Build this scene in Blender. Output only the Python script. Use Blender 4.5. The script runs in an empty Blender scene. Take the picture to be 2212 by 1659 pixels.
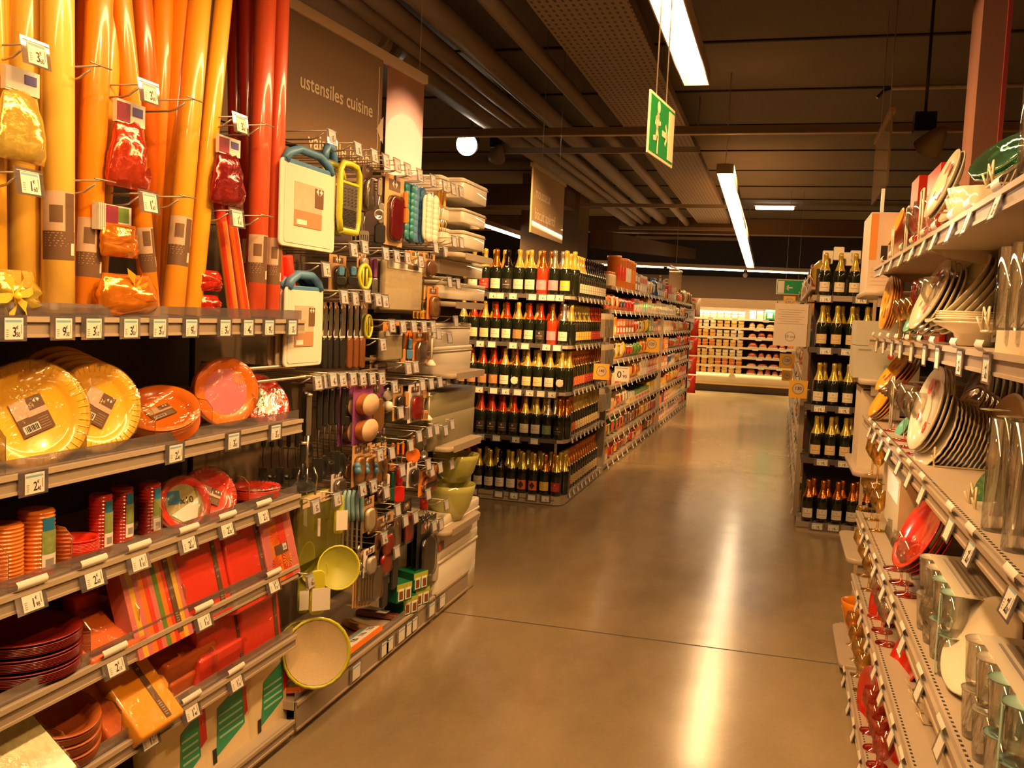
import bpy, math, random
from mathutils import Vector, Matrix, Euler
random.seed(7)
R = random.Random(11)
PI = math.pi
sc = bpy.context.scene
COL = sc.collection
# ---------------------------------------------------------------- camera
F_, CX_, CY_ = 2000.0, 1106.0, 829.5
H_ = 1.55
dy_ = Vector((1690-CX_, -(703-CY_), -F_)).normalized()
h2_ = Vector((0, -(703-.045*(1690-CX_)-CY_), -F_)).normalized()
up_ = dy_.cross(h2_).normalized()
if up_.y < 0: up_ = -up_
dx_ = dy_.cross(up_)
MW = Matrix((dx_, dy_, up_))
CAM = Vector((0, 0, H_))
cd = bpy.data.cameras.new('camera'); cam = bpy.data.objects.new('camera', cd); COL.objects.link(cam)
cam.matrix_world = Matrix.Translation(CAM) @ MW.to_4x4()
cd.sensor_width = 36; cd.lens = 36*F_/2212; cd.clip_start = .05; cd.clip_end = 100
sc.camera = cam
# ---------------------------------------------------------------- world, exposure
w = bpy.data.worlds.new('world'); sc.world = w; w.use_nodes = True
w.node_tree.nodes['Background'].inputs[0].default_value = (1, .6, .3, 1)
w.node_tree.nodes['Background'].inputs[1].default_value = .008
sc.view_settings.view_transform = 'Standard'; sc.view_settings.look = 'None'
sc.view_settings.exposure = -.06; sc.view_settings.gamma = 1; sc.view_settings.use_curve_mapping = False
try:
    cy = sc.cycles
    cy.max_bounces = 6; cy.diffuse_bounces = 3; cy.glossy_bounces = 3; cy.transmission_bounces = 4
    cy.transparent_max_bounces = 16; cy.caustics_reflective = False; cy.caustics_refractive = False
    cy.sample_clamp_indirect = 4.0; cy.use_denoising = True
except Exception: pass
WARM = (1.0, .515, .165)
def area(name, loc, size, sizey, power, col=WARM, rot=(0, 0, 0)):
    l = bpy.data.lights.new(name, 'AREA'); l.shape = 'RECTANGLE'; l.size = size; l.size_y = sizey
    l.energy = power; l.color = col
    o = bpy.data.objects.new(name, l); COL.objects.link(o); o.location = loc; o.rotation_euler = rot
    return o
# light of the ceiling's fluorescent fittings (in the opening of the fitting where one is built)
area('tube_light_near', (-.545, 2.3, 2.83), .12, 5.6, 130)
area('tube_light_mid', (-.60, 13.6, 2.86), .12, 9.8, 150, rot=(0, 0, .014))
area('tube_light_left_aisle', (-4.62, 15.5, 2.83), .12, 11, 150)
area('tube_light_right_aisle', (3.4, 5.0, 2.83), .12, 10, 150)  # unseen lamp beyond the right shelves, no fitting built for it
area('tube_light_far_row', (-2.0, 20.6, 2.62), 9.0, .12, 110)
area('fridge_light', (-1.4, 21.50, 1.885), 5.4, .12, 420, col=(1, .70, .30), rot=(math.radians(12), 0, 0))
def spot(name, loc, target, power, ang, col=WARM, r=.06):
    l = bpy.data.lights.new(name, 'SPOT'); l.energy = power; l.spot_size = ang; l.spot_blend = .6; l.color = col; l.shadow_soft_size = r
    o = bpy.data.objects.new(name, l); COL.objects.link(o); o.location = loc
    o.rotation_euler = (Vector(target)-Vector(loc)).to_track_quat('-Z', 'Y').to_euler(); return o
# added fill spots without fittings, brightening the goods on the shelves
spot('fill_left_rolls', (.55, 1.2, 3.2), (-1.7, 2.1, 1.55), 215, .76)
spot('fill_left_low', (.35, 1.8, 3.2), (-1.65, 2.3, .7), 38, .9)
spot('fill_left_tools', (.5, 3.2, 3.2), (-1.8, 3.9, 1.4), 260, .9)
spot('fill_champagne', (-1.0, 4.9, 3.2), (-2.1, 7.4, 1.75), 1300, .62)
spot('fill_right_dishes', (-1.3, 1.6, 3.2), (.55, 3.2, 1.3), 165, 1.0)
spot('fill_snacks', (-.2, 8.6, 3.2), (-1.8, 10.8, 1.0), 560, 1.1)
spot('fill_snacks_far', (-.2, 12.6, 3.2), (-1.8, 14.8, 1.0), 620, 1.1)
spot('fill_right_champagne', (-.3, 5.2, 3.2), (.45, 7.5, 1.4), 230, .6)

# ---------------------------------------------------------------- pixel <-> place
def ray(px, py): return MW @ Vector((px-CX_, -(py-CY_), -F_))
def atX(px, py, X): d = ray(px, py); return CAM + d*(X/d.x)
def atY(px, py, Y): d = ray(px, py); return CAM + d*(Y/d.y)
def atZ(px, py, Z=0.): d = ray(px, py); return CAM + d*((Z-H_)/d.z)
MT = MW.transposed()
def proj(p):
    c = MT @ (Vector(p)-CAM); return CX_+F_*c.x/-c.z, CY_-F_*c.y/-c.z
def S(px, X, z):
    """point of a shelf line (X, z fixed) that is seen at picture column px"""
    lo, hi = .6, 60.
    sgn = 1 if X < 0 else -1
    for _ in range(48):
        m = (lo+hi)/2
        if (proj((X, m, z))[0] - px)*sgn < 0: lo = m
        else: hi = m
    return Vector((X, lo, z))
def SY(px, Y, z):
    d0 = proj((0, Y, z))[0]; d1 = proj((1, Y, z))[0]
    x = (px-d0)/(d1-d0)
    for _ in range(4):
        e = proj((x, Y, z))[0]; x += (px-e)/(d1-d0)
    return Vector((x, Y, z))

# ---------------------------------------------------------------- materials
MATS = {}
def mat(name, col=(.5, .5, .5), rough=.5, metal=0., emit=None, est=0., clear=0., noise=0., nscale=30., bump=0., spec=.5, sub=0.):
    if name in MATS: return MATS[name]
    m = bpy.data.materials.new(name); m.use_nodes = True; MATS[name] = m
    nt = m.node_tree; b = nt.nodes['Principled BSDF']
    b.inputs['Base Color'].default_value = (*col, 1); b.inputs['Roughness'].default_value = rough
    b.inputs['Metallic'].default_value = metal; b.inputs['Specular IOR Level'].default_value = spec
    if clear: b.inputs['Coat Weight'].default_value = clear; b.inputs['Coat Roughness'].default_value = .08
    if emit: b.inputs['Emission Color'].default_value = (*emit, 1); b.inputs['Emission Strength'].default_value = est
    if noise or bump:
        tc = nt.nodes.new('ShaderNodeTexCoord'); n = nt.nodes.new('ShaderNodeTexNoise')
        n.inputs['Scale'].default_value = nscale; n.inputs['Detail'].default_value = 3
        nt.links.new(tc.outputs['Object'], n.inputs['Vector'])
        if noise:
            mx = nt.nodes.new('ShaderNodeMix'); mx.data_type = 'RGBA'
            mx.inputs[6].default_value = (*[max(0, c*(1-noise)) for c in col], 1)
            mx.inputs[7].default_value = (*[min(1, c*(1+noise)) for c in col], 1)
            nt.links.new(n.outputs['Fac'], mx.inputs[0]); nt.links.new(mx.outputs[2], b.inputs['Base Color'])
        if bump:
            bp = nt.nodes.new('ShaderNodeBump'); bp.inputs['Strength'].default_value = bump; bp.inputs['Distance'].default_value = .004
            nt.links.new(n.outputs['Fac'], bp.inputs['Height']); nt.links.new(bp.outputs['Normal'], b.inputs['Normal'])
    return m
def glass(name, tint=(.95, .95, .93), refl=.12, rough=.03, body=None, dens=0.):
    """thin clear plastic or glass: see-through, with a fresnel sheen; dens mixes in a milky or coloured body"""
    if name in MATS: return MATS[name]
    m = bpy.data.materials.new(name); m.use_nodes = True; MATS[name] = m
    nt = m.node_tree; nt.nodes.clear(); N = nt.nodes.new; L = nt.links.new
    o = N('ShaderNodeOutputMaterial'); t = N('ShaderNodeBsdfTransparent'); g = N('ShaderNodeBsdfGlossy')
    t.inputs[0].default_value = (*tint, 1); g.inputs[0].default_value = (1, 1, 1, 1); g.inputs['Roughness'].default_value = rough
    lw = N('ShaderNodeLayerWeight'); lw.inputs[0].default_value = .35
    ma = N('ShaderNodeMath'); ma.operation = 'MULTIPLY_ADD'; ma.inputs[1].default_value = .55; ma.inputs[2].default_value = refl
    L(lw.outputs['Fresnel'], ma.inputs[0])
    mx = N('ShaderNodeMixShader')
    L(ma.outputs[0], mx.inputs[0]); L(g.outputs[0], mx.inputs[2])
    if body:
        d = N('ShaderNodeBsdfDiffuse'); d.inputs[0].default_value = (*body, 1)
        m2 = N('ShaderNodeMixShader'); m2.inputs[0].default_value = dens
        L(t.outputs[0], m2.inputs[1]); L(d.outputs[0], m2.inputs[2]); L(m2.outputs[0], mx.inputs[1])
    else: L(t.outputs[0], mx.inputs[1])
    L(mx.outputs[0], o.inputs[0]); return m
def filmmat():
    m = glass('cling film', (.99, .99, .99), .015, .09); nt = m.node_tree
    if 'filmed' in m: return m
    m['filmed'] = 1; [setattr(n.inputs[1], 'default_value', .30) for n in nt.nodes if n.type == 'MATH']; g = [n for n in nt.nodes if n.type == 'BSDF_GLOSSY'][0]
    tc = nt.nodes.new('ShaderNodeTexCoord'); n = nt.nodes.new('ShaderNodeTexNoise'); n.inputs['Scale'].default_value = 11; n.inputs['Detail'].default_value = 3; n.inputs['Distortion'].default_value = 2.2
    bp = nt.nodes.new('ShaderNodeBump'); bp.inputs['Strength'].default_value = 1; bp.inputs['Distance'].default_value = .02
    nt.links.new(tc.outputs['Object'], n.inputs['Vector']); nt.links.new(n.outputs['Fac'], bp.inputs['Height']); nt.links.new(bp.outputs['Normal'], g.inputs['Normal']); return m
def emis(name, col, s):
    return mat(name, (.8, .8, .8), .5, emit=col, est=s)

# ---------------------------------------------------------------- mesh building
TXT = {}
def text_geo(s):
    if s in TXT: return TXT[s]
    cu = bpy.data.curves.new('t', 'FONT'); cu.body = s; cu.size = 1; cu.resolution_u = 3; cu.offset = .012; cu.align_x = 'CENTER'
    ob = bpy.data.objects.new('t', cu); me = ob.to_mesh()
    g = ([tuple(v.co) for v in me.vertices], [tuple(p.vertices) for p in me.polygons])
    ob.to_mesh_clear(); bpy.data.objects.remove(ob); bpy.data.curves.remove(cu)
    TXT[s] = g; return g
class MB:
    def __init__(s): s.v = []; s.f = []; s.m = []; s.mats = []; s.sm = []
    def mi(s, m):
        if m not in s.mats: s.mats.append(m)
        return s.mats.index(m)
    def add(s, vs, fs, m, M=None, sm=False):
        k = len(s.v); i = s.mi(m)
        if M is not None: vs = [M @ Vector(v) for v in vs]
        s.v += [tuple(v) for v in vs]
        for f in fs: s.f.append([a+k for a in f]); s.m.append(i); s.sm.append(sm)
        return s
    def loft(s, rings, m, M=None, caps=(1, 1), sm=True, closed=True):
        n = len(rings[0]); vs = [v for r in rings for v in r]; fs = []
        for i in range(len(rings)-1):
            for j in range(n if closed else n-1):
                a = i*n+j; b = i*n+(j+1) % n
                fs.append((a, b, b+n, a+n))
        s.add(vs, fs, m, M, sm)
        k = len(s.v)-len(vs); mi = s.mi(m)
        if caps[0]: s.f.append([k+j for j in range(n)][::-1]); s.m.append(mi); s.sm.append(False)
        if caps[1]: s.f.append([k+(len(rings)-1)*n+j for j in range(n)]); s.m.append(mi); s.sm.append(False)
        return s
    def box(s, c, d, m, M=None):
        x, y, z = c; a, b, e = d[0]/2, d[1]/2, d[2]/2
        vs = [(x-a, y-b, z-e), (x+a, y-b, z-e), (x+a, y+b, z-e), (x-a, y+b, z-e), (x-a, y-b, z+e), (x+a, y-b, z+e), (x+a, y+b, z+e), (x-a, y+b, z+e)]
        return s.add(vs, [(3, 2, 1, 0), (4, 5, 6, 7), (0, 1, 5, 4), (1, 2, 6, 5), (2, 3, 7, 6), (3, 0, 4, 7)], m, M)
    def bb(s, x0, x1, y0, y1, z0, z1, m, M=None): return s.box(((x0+x1)/2, (y0+y1)/2, (z0+z1)/2), (abs(x1-x0), abs(y1-y0), abs(z1-z0)), m, M)
    def rbox(s, c, d, r, m, M=None, ax='y', bev=None, taper=1., n=4):
        """rounded rectangle extruded along ax with softened rims"""
        a, b, t = {'y': (d[0], d[2], d[1]), 'z': (d[0], d[1], d[2]), 'x': (d[1], d[2], d[0])}[ax]
        bev = min(r, t/2)*.5 if bev is None else bev
        def ring(h, ins, k=1.):
            rr = max(r-ins, .0004); A = a/2*k-ins; B = b/2*k-ins; pts = []
            for q, (sx, sy) in enumerate(((1, 1), (-1, 1), (-1, -1), (1, -1))):
                for j in range(n+1):
                    t_ = PI/2*(q+j/n); pts.append((sx*(A-rr)+rr*math.cos(t_), sy*(B-rr)+rr*math.sin(t_)))
            if ax == 'y': return [(c[0]+p, c[1]-h, c[2]+q) for p, q in pts]
            if ax == 'z': return [(c[0]+p, c[1]+q, c[2]+h) for p, q in pts]
            return [(c[0]+h, c[1]+p, c[2]+q) for p, q in pts]
        rs = [ring(-t/2, bev, taper), ring(-t/2+bev, 0, taper), ring(t/2-bev, 0), ring(t/2, bev)]
        return s.loft(rs, m, M)
    def cyl(s, p0, p1, r0, m, r1=None, n=12, caps=(1, 1), M=None):
        r1 = r0 if r1 is None else r1
        return s.tube([p0, p1], [r0, r1], m, n, caps, M)
    def tube(s, pts, r, m, n=6, caps=(1, 1), M=None):
        pts = [Vector(p) for p in pts]; rs = r if isinstance(r, (list, tuple)) else [r]*len(pts); rings = []
        u = None
        for i, p in enumerate(pts):
            d = (pts[min(i+1, len(pts)-1)]-pts[max(i-1, 0)]).normalized()
            if u is None: u = (Vector((0, 0, 1)) if abs(d.z) < .9 else Vector((1, 0, 0))).cross(d).normalized()
            else: u = (u-d*u.dot(d)).normalized()
            v = d.cross(u)
            rings.append([tuple(p+(u*math.cos(2*PI*k/n)+v*math.sin(2*PI*k/n))*rs[i]) for k in range(n)])
        return s.loft(rings, m, M, caps)
    def lathe(s, prof, m, n=16, M=None, caps=(1, 1), sx=1., a0=0., a1=None, wav=0., wn=0):
        full = a1 is None; a1 = 2*PI if full else a1; k = n if full else n+1
        rings = []
        for r, z in prof:
            rings.append([])
            for j in range(k):
                a = a0+(a1-a0)*j/n; rr = r*(1+(wav*math.cos(a*wn) if wn else 0))
                rings[-1].append((rr*math.cos(a)*sx, rr*math.sin(a), z))
        return s.loft(rings, m, M, caps if full else (0, 0), closed=full)
    def prism(s, poly, y0, y1, m, M=None):
        """outline in local x-z, extruded from y0 (front) to y1"""
        n = len(poly)
        vs = [(x, y0, z) for x, z in poly]+[(x, y1, z) for x, z in poly]
        fs = [tuple(range(n)), tuple(range(2*n-1, n-1, -1))]+[(i, i+n, (i+1) % n+n, (i+1) % n) for i in range(n)]
        return s.add(vs, fs, m, M)
    def text(s, t, x, z, size, m, y=-.0006, M=None, sx=1.):
        vs, fs = text_geo(t)
        return s.add([(x+a*size*sx, y, z+b*size) for a, b, _ in vs], fs, m, M)
    def mesh(s, name):
        me = bpy.data.meshes.new(name); me.from_pydata(s.v, [], s.f)
        for m in s.mats: me.materials.append(m)
        me.polygons.foreach_set('material_index', s.m); me.polygons.foreach_set('use_smooth', s.sm); me.update()
        return me
    def build(s, name, parent=None, loc=None, rot=None, me=None):
        o = bpy.data.objects.new(name, me or s.mesh(name)); COL.objects.link(o)
        if parent is not None: o.parent = parent
        if loc is not None: o.location = loc
        if rot is not None: o.rotation_euler = rot
        return o
def tag(o, label=None, cat=None, group=None, kind=None):
    if label: o['label'] = label
    if cat: o['category'] = cat
    if group: o['group'] = group
    if kind: o['kind'] = kind
    return o
def thing(name, label, cat, loc=(0, 0, 0), rot=(0, 0, 0), group=None):
    o = bpy.data.objects.new(name, None); COL.objects.link(o); o.empty_display_size = .05
    o.location = loc; o.rotation_euler = rot; return tag(o, label, cat, group)
def part(name, me, parent, label=None):
    o = bpy.data.objects.new(name, me); COL.objects.link(o); o.parent = parent
    if label: o['label'] = label
    return o
def struct(name, mb):
    return tag(mb.build(name), kind='structure')
def dup(root, loc, rot=None, label=None, group=None, scale=None):
    r = root.copy(); COL.objects.link(r); r.location = loc
    if rot is not None: r.rotation_euler = rot
    if scale is not None: r.scale = scale
    if label: r['label'] = label
    if group: r['group'] = group
    for ch in root.children:
        c = ch.copy(); COL.objects.link(c); c.parent = r
        for g in ch.children:
            d = g.copy(); COL.objects.link(d); d.parent = c
    return r
class Proto:
    """first use moves the source itself, later uses copy it"""
    def __init__(s, make): s.make = make; s.src = None
    def __call__(s, loc, rot, label, cat=None, group=None, scale=None):
        if s.src is None:
            s.src = s.make(); o = s.src; o.location = loc; o.rotation_euler = rot
            if scale is not None: o.scale = scale
        else: o = dup(s.src, loc, rot, scale=scale or (1, 1, 1))
        tag(o, label, cat, group); return o
RL = PI/2     # turns a thing's front (-y) towards +x: the left wall
RR = -PI/2    # towards -x: the right wall
ORD = 'first second third fourth fifth sixth seventh eighth ninth tenth eleventh twelfth thirteenth fourteenth fifteenth sixteenth seventeenth eighteenth nineteenth twentieth'.split()
for t_ in ('twenty', 'thirty', 'forty'):
    ORD += [t_+'-'+o for o in ORD[:9]]+[{'twenty': 'thirtieth', 'thirty': 'fortieth', 'forty': 'fiftieth'}[t_]]

# ---------------------------------------------------------------- palette
white = mat('white card', (.80, .76, .70), .55)
shelfm = mat('cream shelf steel', (.46, .37, .27), .42, noise=.06, nscale=6, clear=.1)
railm = mat('grey price rail', (.34, .27, .20), .35, noise=.05)
dark = mat('dark back panel', (.035, .022, .014), .7, noise=.2)
black = mat('black ink', (.02, .018, .016), .5)
blk = mat('black plastic', (.018, .017, .016), .32)
chrome = mat('chromed steel', (.75, .72, .68), .18, 1.)
wirem = mat('galvanised wire', (.55, .47, .38), .38, .7)
clearp = glass('clear plastic', (.93, .93, .93), .07)
acry = glass('acrylic strip', (.80, .78, .82), .10, body=(.55, .5, .5), dens=.16)
blueink = mat('pale blue print', (.22, .42, .55), .5)
greyink = mat('grey print', (.30, .27, .25), .5)
brownlab = mat('brown label', (.16, .085, .045), .45)
beigelab = mat('beige photo label', (.62, .44, .32), .5, noise=.25, nscale=18)
tanp = mat('beige print', (.55, .40, .26), .5)
woodm = mat('beech wood', (.55, .27, .09), .5, noise=.2, nscale=40)

# ================================================================ room
def build_room():
    fl = bpy.data.materials.new('polished concrete'); fl.use_nodes = True; nt = fl.node_tree; b = nt.nodes['Principled BSDF']
    N = nt.nodes.new; L = nt.links.new
    tc = N('ShaderNodeTexCoord'); mp = N('ShaderNodeMapping'); mp.inputs['Scale'].default_value = (1, .45, 1); L(tc.outputs['Object'], mp.inputs[0])
    n1 = N('ShaderNodeTexNoise'); n1.inputs['Scale'].default_value = .9; n1.inputs['Detail'].default_value = 6; n1.inputs['Roughness'].default_value = .62; L(mp.outputs[0], n1.inputs['Vector'])
    n2 = N('ShaderNodeTexNoise'); n2.inputs['Scale'].default_value = 60; n2.inputs['Detail'].default_value = 2; L(tc.outputs['Object'], n2.inputs['Vector'])
    cr = N('ShaderNodeValToRGB'); cr.color_ramp.elements[0].position = .33; cr.color_ramp.elements[0].color = (.25, .185, .10, 1)
    cr.color_ramp.elements[1].position = .70; cr.color_ramp.elements[1].color = (.46, .35, .20, 1); L(n1.outputs['Fac'], cr.inputs[0])
    mx = N('ShaderNodeMix'); mx.data_type = 'RGBA'; mx.blend_type = 'MULTIPLY'; mx.inputs[0].default_value = .25
    L(cr.outputs[0], mx.inputs[6]); L(n2.outputs['Color'], mx.inputs[7]); L(mx.outputs[2], b.inputs['Base Color'])
    rr = N('ShaderNodeMapRange'); rr.inputs[3].default_value = .13; rr.inputs[4].default_value = .26; L(n1.outputs['Fac'], rr.inputs[0]); L(rr.outputs[0], b.inputs['Roughness'])
    b.inputs['Specular IOR Level'].default_value = .62
    mp2 = N('ShaderNodeMapping'); mp2.inputs['Scale'].default_value = (.55, 2.0, 1); L(tc.outputs['Object'], mp2.inputs[0])
    n3 = N('ShaderNodeTexNoise'); n3.inputs['Scale'].default_value = 2.4; n3.inputs['Detail'].default_value = 2; L(mp2.outputs[0], n3.inputs['Vector'])
    bp = N('ShaderNodeBump'); bp.inputs['Strength'].default_value = .10; bp.inputs['Distance'].default_value = .02
    L(n3.outputs['Fac'], bp.inputs['Height']); L(bp.outputs['Normal'], b.inputs['Normal'])
    m = MB(); m.bb(-12, 6, -4, 23, -.1, 0, fl); struct('floor', m)
    jm = mat('floor joint', (.09, .07, .05), .6)
    for i, (y, sl) in enumerate(((4.42, .05), (9.90, .08), (15.4, .06))):
        m = MB(); m.add([(-8, y-6.4*sl*.5, .0012), (5, y+5*sl*.5, .0012), (5, y+5*sl*.5+.007, .0012), (-8, y-6.4*sl*.5+.007, .0012)], [(0, 1, 2, 3)], jm)
        struct('trim_%d' % (i+1), m)
    cm = mat('ceiling concrete', (.17, .145, .125), .85, noise=.14, nscale=1.5)
    cd_ = mat('dark ceiling groove', (.03, .025, .02), .9)
    m = MB(); m.bb(-12, 6, -4, 23, 3.9, 4.0, cm)
    for i in range(15):
        y = -2+i*1.68; m.bb(-12, 6, y, y+.035, 3.885, 3.9, cd_)
    struct('ceiling', m)
    wm = mat('brown painted wall', (.24, .155, .09), .8, noise=.08, nscale=3)
    dk = mat('dark wall', (.06, .045, .035), .9)
    m = MB(); m.bb(-12, 6, 22.9, 23, 0, 3.9, dk)
    struct('wall_back', m)
    m = MB(); m.bb(-12.1, -12, -4, 23, 0, 3.9, dk); struct('wall_left', m)
    m = MB(); m.bb(6, 6.1, -4, 23, 0, 3.9, dk); struct('wall_right', m)
    m = MB(); m.bb(-12, 6, -4.1, -4, 0, 3.9, dk); struct('wall_front', m)
    # bulkhead above the chiller with the sign letters
    m = MB(); m.bb(-9, 4, 22.2, 22.3, 2.12, 2.62, wm); struct('wall_bulkhead', m)
    lt = mat('sign letters', (.75, .62, .45), .5)
    p = atY(1425, 619, 22.18)
    m = MB(); m.text('nie', 0, 0, .42, lt, 0)
    o = m.build('wall_lettering', loc=(p.x, 22.18, p.z)); tag(o, 'pale wall lettering above the chiller, ending in the letters nie', 'lettering')
    # dark beams below the ceiling
    bm = mat('ceiling beam brown', (.16, .10, .06), .8)
    m = MB(); m.bb(-4.35, -3.35, 15.2, 16, 0, 3.9, wm); struct('pillar_1', m)
    m = MB(); q0 = atY(1275, 500, 16.2); q1 = atY(1470, 535, 21.5)
    m.add([(q0.x, q0.y, q0.z-.28), (q0.x, q0.y, q0.z+.05), (q1.x, q1.y, q1.z+.02), (q1.x, q1.y, q1.z-.22), (q0.x+.3, q0.y+.6, q0.z-.28), (q0.x+.3, q0.y+.6, q0.z+.05), (q1.x+.3, q1.y+.6, q1.z+.02), (q1.x+.3, q1.y+.6, q1.z-.22)],
          [(0, 1, 2, 3), (7, 6, 5, 4), (1, 5, 6, 2), (0, 3, 7, 4), (0, 4, 5, 1), (3, 2, 6, 7)], bm)
    struct('beam_1', m)
    m = MB(); m.bb(-9, -3.2, 13.6, 14.2, 3.18, 3.5, bm); struct('beam_2', m)
    m = MB(); m.bb(-9, 5, 18.9, 19.2, 3.3, 3.6, bm); struct('beam_3', m)
    # orange brown square column at the right
    pm = mat('rust painted column', (.14, .038, .004), .9, noise=.1, nscale=4); pe = mat('red column edge', (.20, .02, .01), .4)
    m = MB(); a = atY(2100, 320, 5.2); b_ = atY(2158, 320, 5.2)
    m.bb(a.x, b_.x, 5.2, 5.5, 1.2, 3.9, pm); m.bb(b_.x-.012, b_.x+.008, 5.185, 5.2, 1.2, 3.9, pe)
    struct('column_1', m)
build_room()

def ceiling_things():
    pm = mat('grey brown pipe', (.26, .19, .14), .6, noise=.1, nscale=2); dm = mat('dark pipe', (.13, .10, .08), .5)
    desc = ['thick ducted ceiling pipe farthest left, with a joint collar', 'slim ceiling pipe right beside the collared duct', 'second slim ceiling pipe from the collared duct',
            'thin ceiling conduit in the middle of the pipe bundle', 'wide ceiling pipe left of the last one by the perforated tray', 'ceiling pipe running directly beside the perforated cable tray']
    for (px, py, r, z), d in zip(((853, 108, .10, 3.5), (918, 116, .05, 3.5), (959, 107, .07, 3.55), (947, 45, .035, 3.5), (1035, 100, .085, 3.55), (1106, 43, .06, 3.5)), desc):
        X = atZ(px, py, z).x
        m = MB(); m.cyl((X, .3, z), (X-.10, 19.2, z), r, pm if r > .04 else dm, n=14)
        o = m.build('ceiling_pipe'); tag(o, d, 'pipe', 'pipes under the ceiling')
        if r == .10:
            [part('collar', MB().cyl((X, y_, z), (X, y_+w_, z), r+e_, c_, n=18).mesh('collar'), o) for y_, w_, e_, c_ in ((6.45, .17, .014, dm), (6.25, .05, .010, pm))]
    # perforated cable tray
    t = mat('perforated tray', (.27, .20, .15), .6); nt = t.node_tree; b = nt.nodes['Principled BSDF']; N = nt.nodes.new; L = nt.links.new
    tc = N('ShaderNodeTexCoord'); sx = N('ShaderNodeSeparateXYZ'); L(tc.outputs['Object'], sx.inputs[0])
    def fr(out, s, w_):
        a = N('ShaderNodeMath'); a.operation = 'MULTIPLY'; a.inputs[1].default_value = s; L(out, a.inputs[0])
        f = N('ShaderNodeMath'); f.operation = 'FRACT'; L(a.outputs[0], f.inputs[0])
        g = N('ShaderNodeMath'); g.operation = 'LESS_THAN'; g.inputs[1].default_value = w_; L(f.outputs[0], g.inputs[0]); return g
    g1 = fr(sx.outputs[0], 20, .38); g2 = fr(sx.outputs[1], 11, .5)
    mu = N('ShaderNodeMath'); mu.operation = 'MULTIPLY'; L(g1.outputs[0], mu.inputs[0]); L(g2.outputs[0], mu.inputs[1])
    mx = N('ShaderNodeMix'); mx.data_type = 'RGBA'; mx.inputs[6].default_value = (.30, .22, .16, 1); mx.inputs[7].default_value = (.04, .03, .02, 1)
    L(mu.outputs[0], mx.inputs[0]); L(mx.outputs[2], b.inputs['Base Color'])
    m = MB()
    x0, x1 = -1.63, -1.0
    m.add([(x0, .3, 3.5), (x1, .3, 3.5), (x1-.12, 19, 3.5), (x0-.12, 19, 3.5)], [(0, 1, 2, 3)], t)
    m.add([(x0, .3, 3.5), (x0-.12, 19, 3.5), (x0-.12, 19, 3.58), (x0, .3, 3.58)], [(0, 1, 2, 3)], pm)
    m.add([(x1, .3, 3.5), (x1, .3, 3.58), (x1-.12, 19, 3.58), (x1-.12, 19, 3.5)], [(0, 1, 2, 3)], pm)
    o = m.build('cable_tray'); tag(o, 'wide perforated cable tray running down the ceiling beside the pipes', 'cable tray')
    br = mat('bracket steel', (.34, .26, .19), .5)
    for px, py, z, d in ((1300, 318, 3.38, 'nearest crossbar carrying the ceiling pipes, above the spotlight'), (1400, 440, 3.38, 'second crossbar under the ceiling pipes, behind the first'),
                         (1460, 490, 3.38, 'third crossbar under the ceiling pipes'), (1500, 512, 3.38, 'fourth and farthest crossbar under the ceiling pipes')):
        y = atZ(px, py, z).y; m = MB(); m.bb(-3.25, -.95, y, y+.05, z-.06, z, br)
        for x in (-3.2, -.98): m.cyl((x, y+.025, z), (x, y+.025, 3.9), .006, br, n=6)
        tag(m.build('pipe_crossbar'), d, 'crossbar', 'crossbars under the ceiling pipes')
    ra = atZ(1460, 281, 3.2); y = ra.y
    m = MB(); m.bb(-5, 5.6, y, y+.06, 3.17, 3.235, br); m.bb(-5, 5.6, y-.004, y+.064, 3.165, 3.175, mat('rail edge', (.5, .36, .2), .4))
    tag(m.build('ceiling_track'), 'long steel ceiling rail crossing the whole aisle behind the green exit sign', 'rail')
    # conduit on the ceiling at the right
    m = MB(); a = atZ(1925, 190, 3.84); b_ = atZ(2212, 185, 3.84); m.cyl(a, (b_.x+1.5, a.y, 3.84), .022, mat('pale conduit', (.5, .42, .34), .4), n=8); m.tube([a, a+Vector((-.06, 0, -.02)), a+Vector((-.12, 0, -.09))], .016, blk)
    tag(m.build('ceiling_conduit'), 'pale electrical conduit with a bent end under the ceiling at right', 'conduit')
    # luminaires
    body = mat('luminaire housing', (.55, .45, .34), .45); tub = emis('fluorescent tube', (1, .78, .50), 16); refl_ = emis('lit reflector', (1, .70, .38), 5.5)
    def lamp(name, label, p, q, w_, tubes, group=None, opn=False):
        d = Vector(q)-Vector(p); Ln = d.length; t = thing(name, label, 'light', p, (math.atan2(d.z, math.hypot(d.x, d.y)) if 0 else 0, 0, 0), group)
        t.rotation_euler = d.to_track_quat('Y', 'Z').to_euler()
        lo = .045 if opn else -.012
        m = MB(); m.bb(-w_/2, w_/2, 0, Ln, .055, .075, body); m.bb(-w_/2-.003, -w_/2+.003, 0, Ln, lo, .07+.05*opn, body); m.bb(w_/2-.003, w_/2+.003, 0, Ln, lo, .07+.05*opn, body)
        m.bb(-w_/2, w_/2, -.004, 0, -.012, .075, body); m.bb(-w_/2, w_/2, Ln, Ln+.004, -.012, .075, body)
        part('housing', m.mesh('housing'), t)
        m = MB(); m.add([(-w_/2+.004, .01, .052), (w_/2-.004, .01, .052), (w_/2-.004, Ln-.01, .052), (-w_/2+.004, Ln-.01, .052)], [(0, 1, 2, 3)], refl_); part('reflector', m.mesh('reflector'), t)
        k = max(1, round(Ln/1.5)); sgl = MB(); l1 = Ln/k-.08
        for j in range(tubes):
            x = (j-(tubes-1)/2)*.055; sgl.cyl((x, 0, .022), (x, l1, .022), .013, tub, n=8)
        me = sgl.mesh('tube')
        for i in range(k): part('tube', me, t).location = (0, .06+i*Ln/k, 0)
        return t
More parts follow.
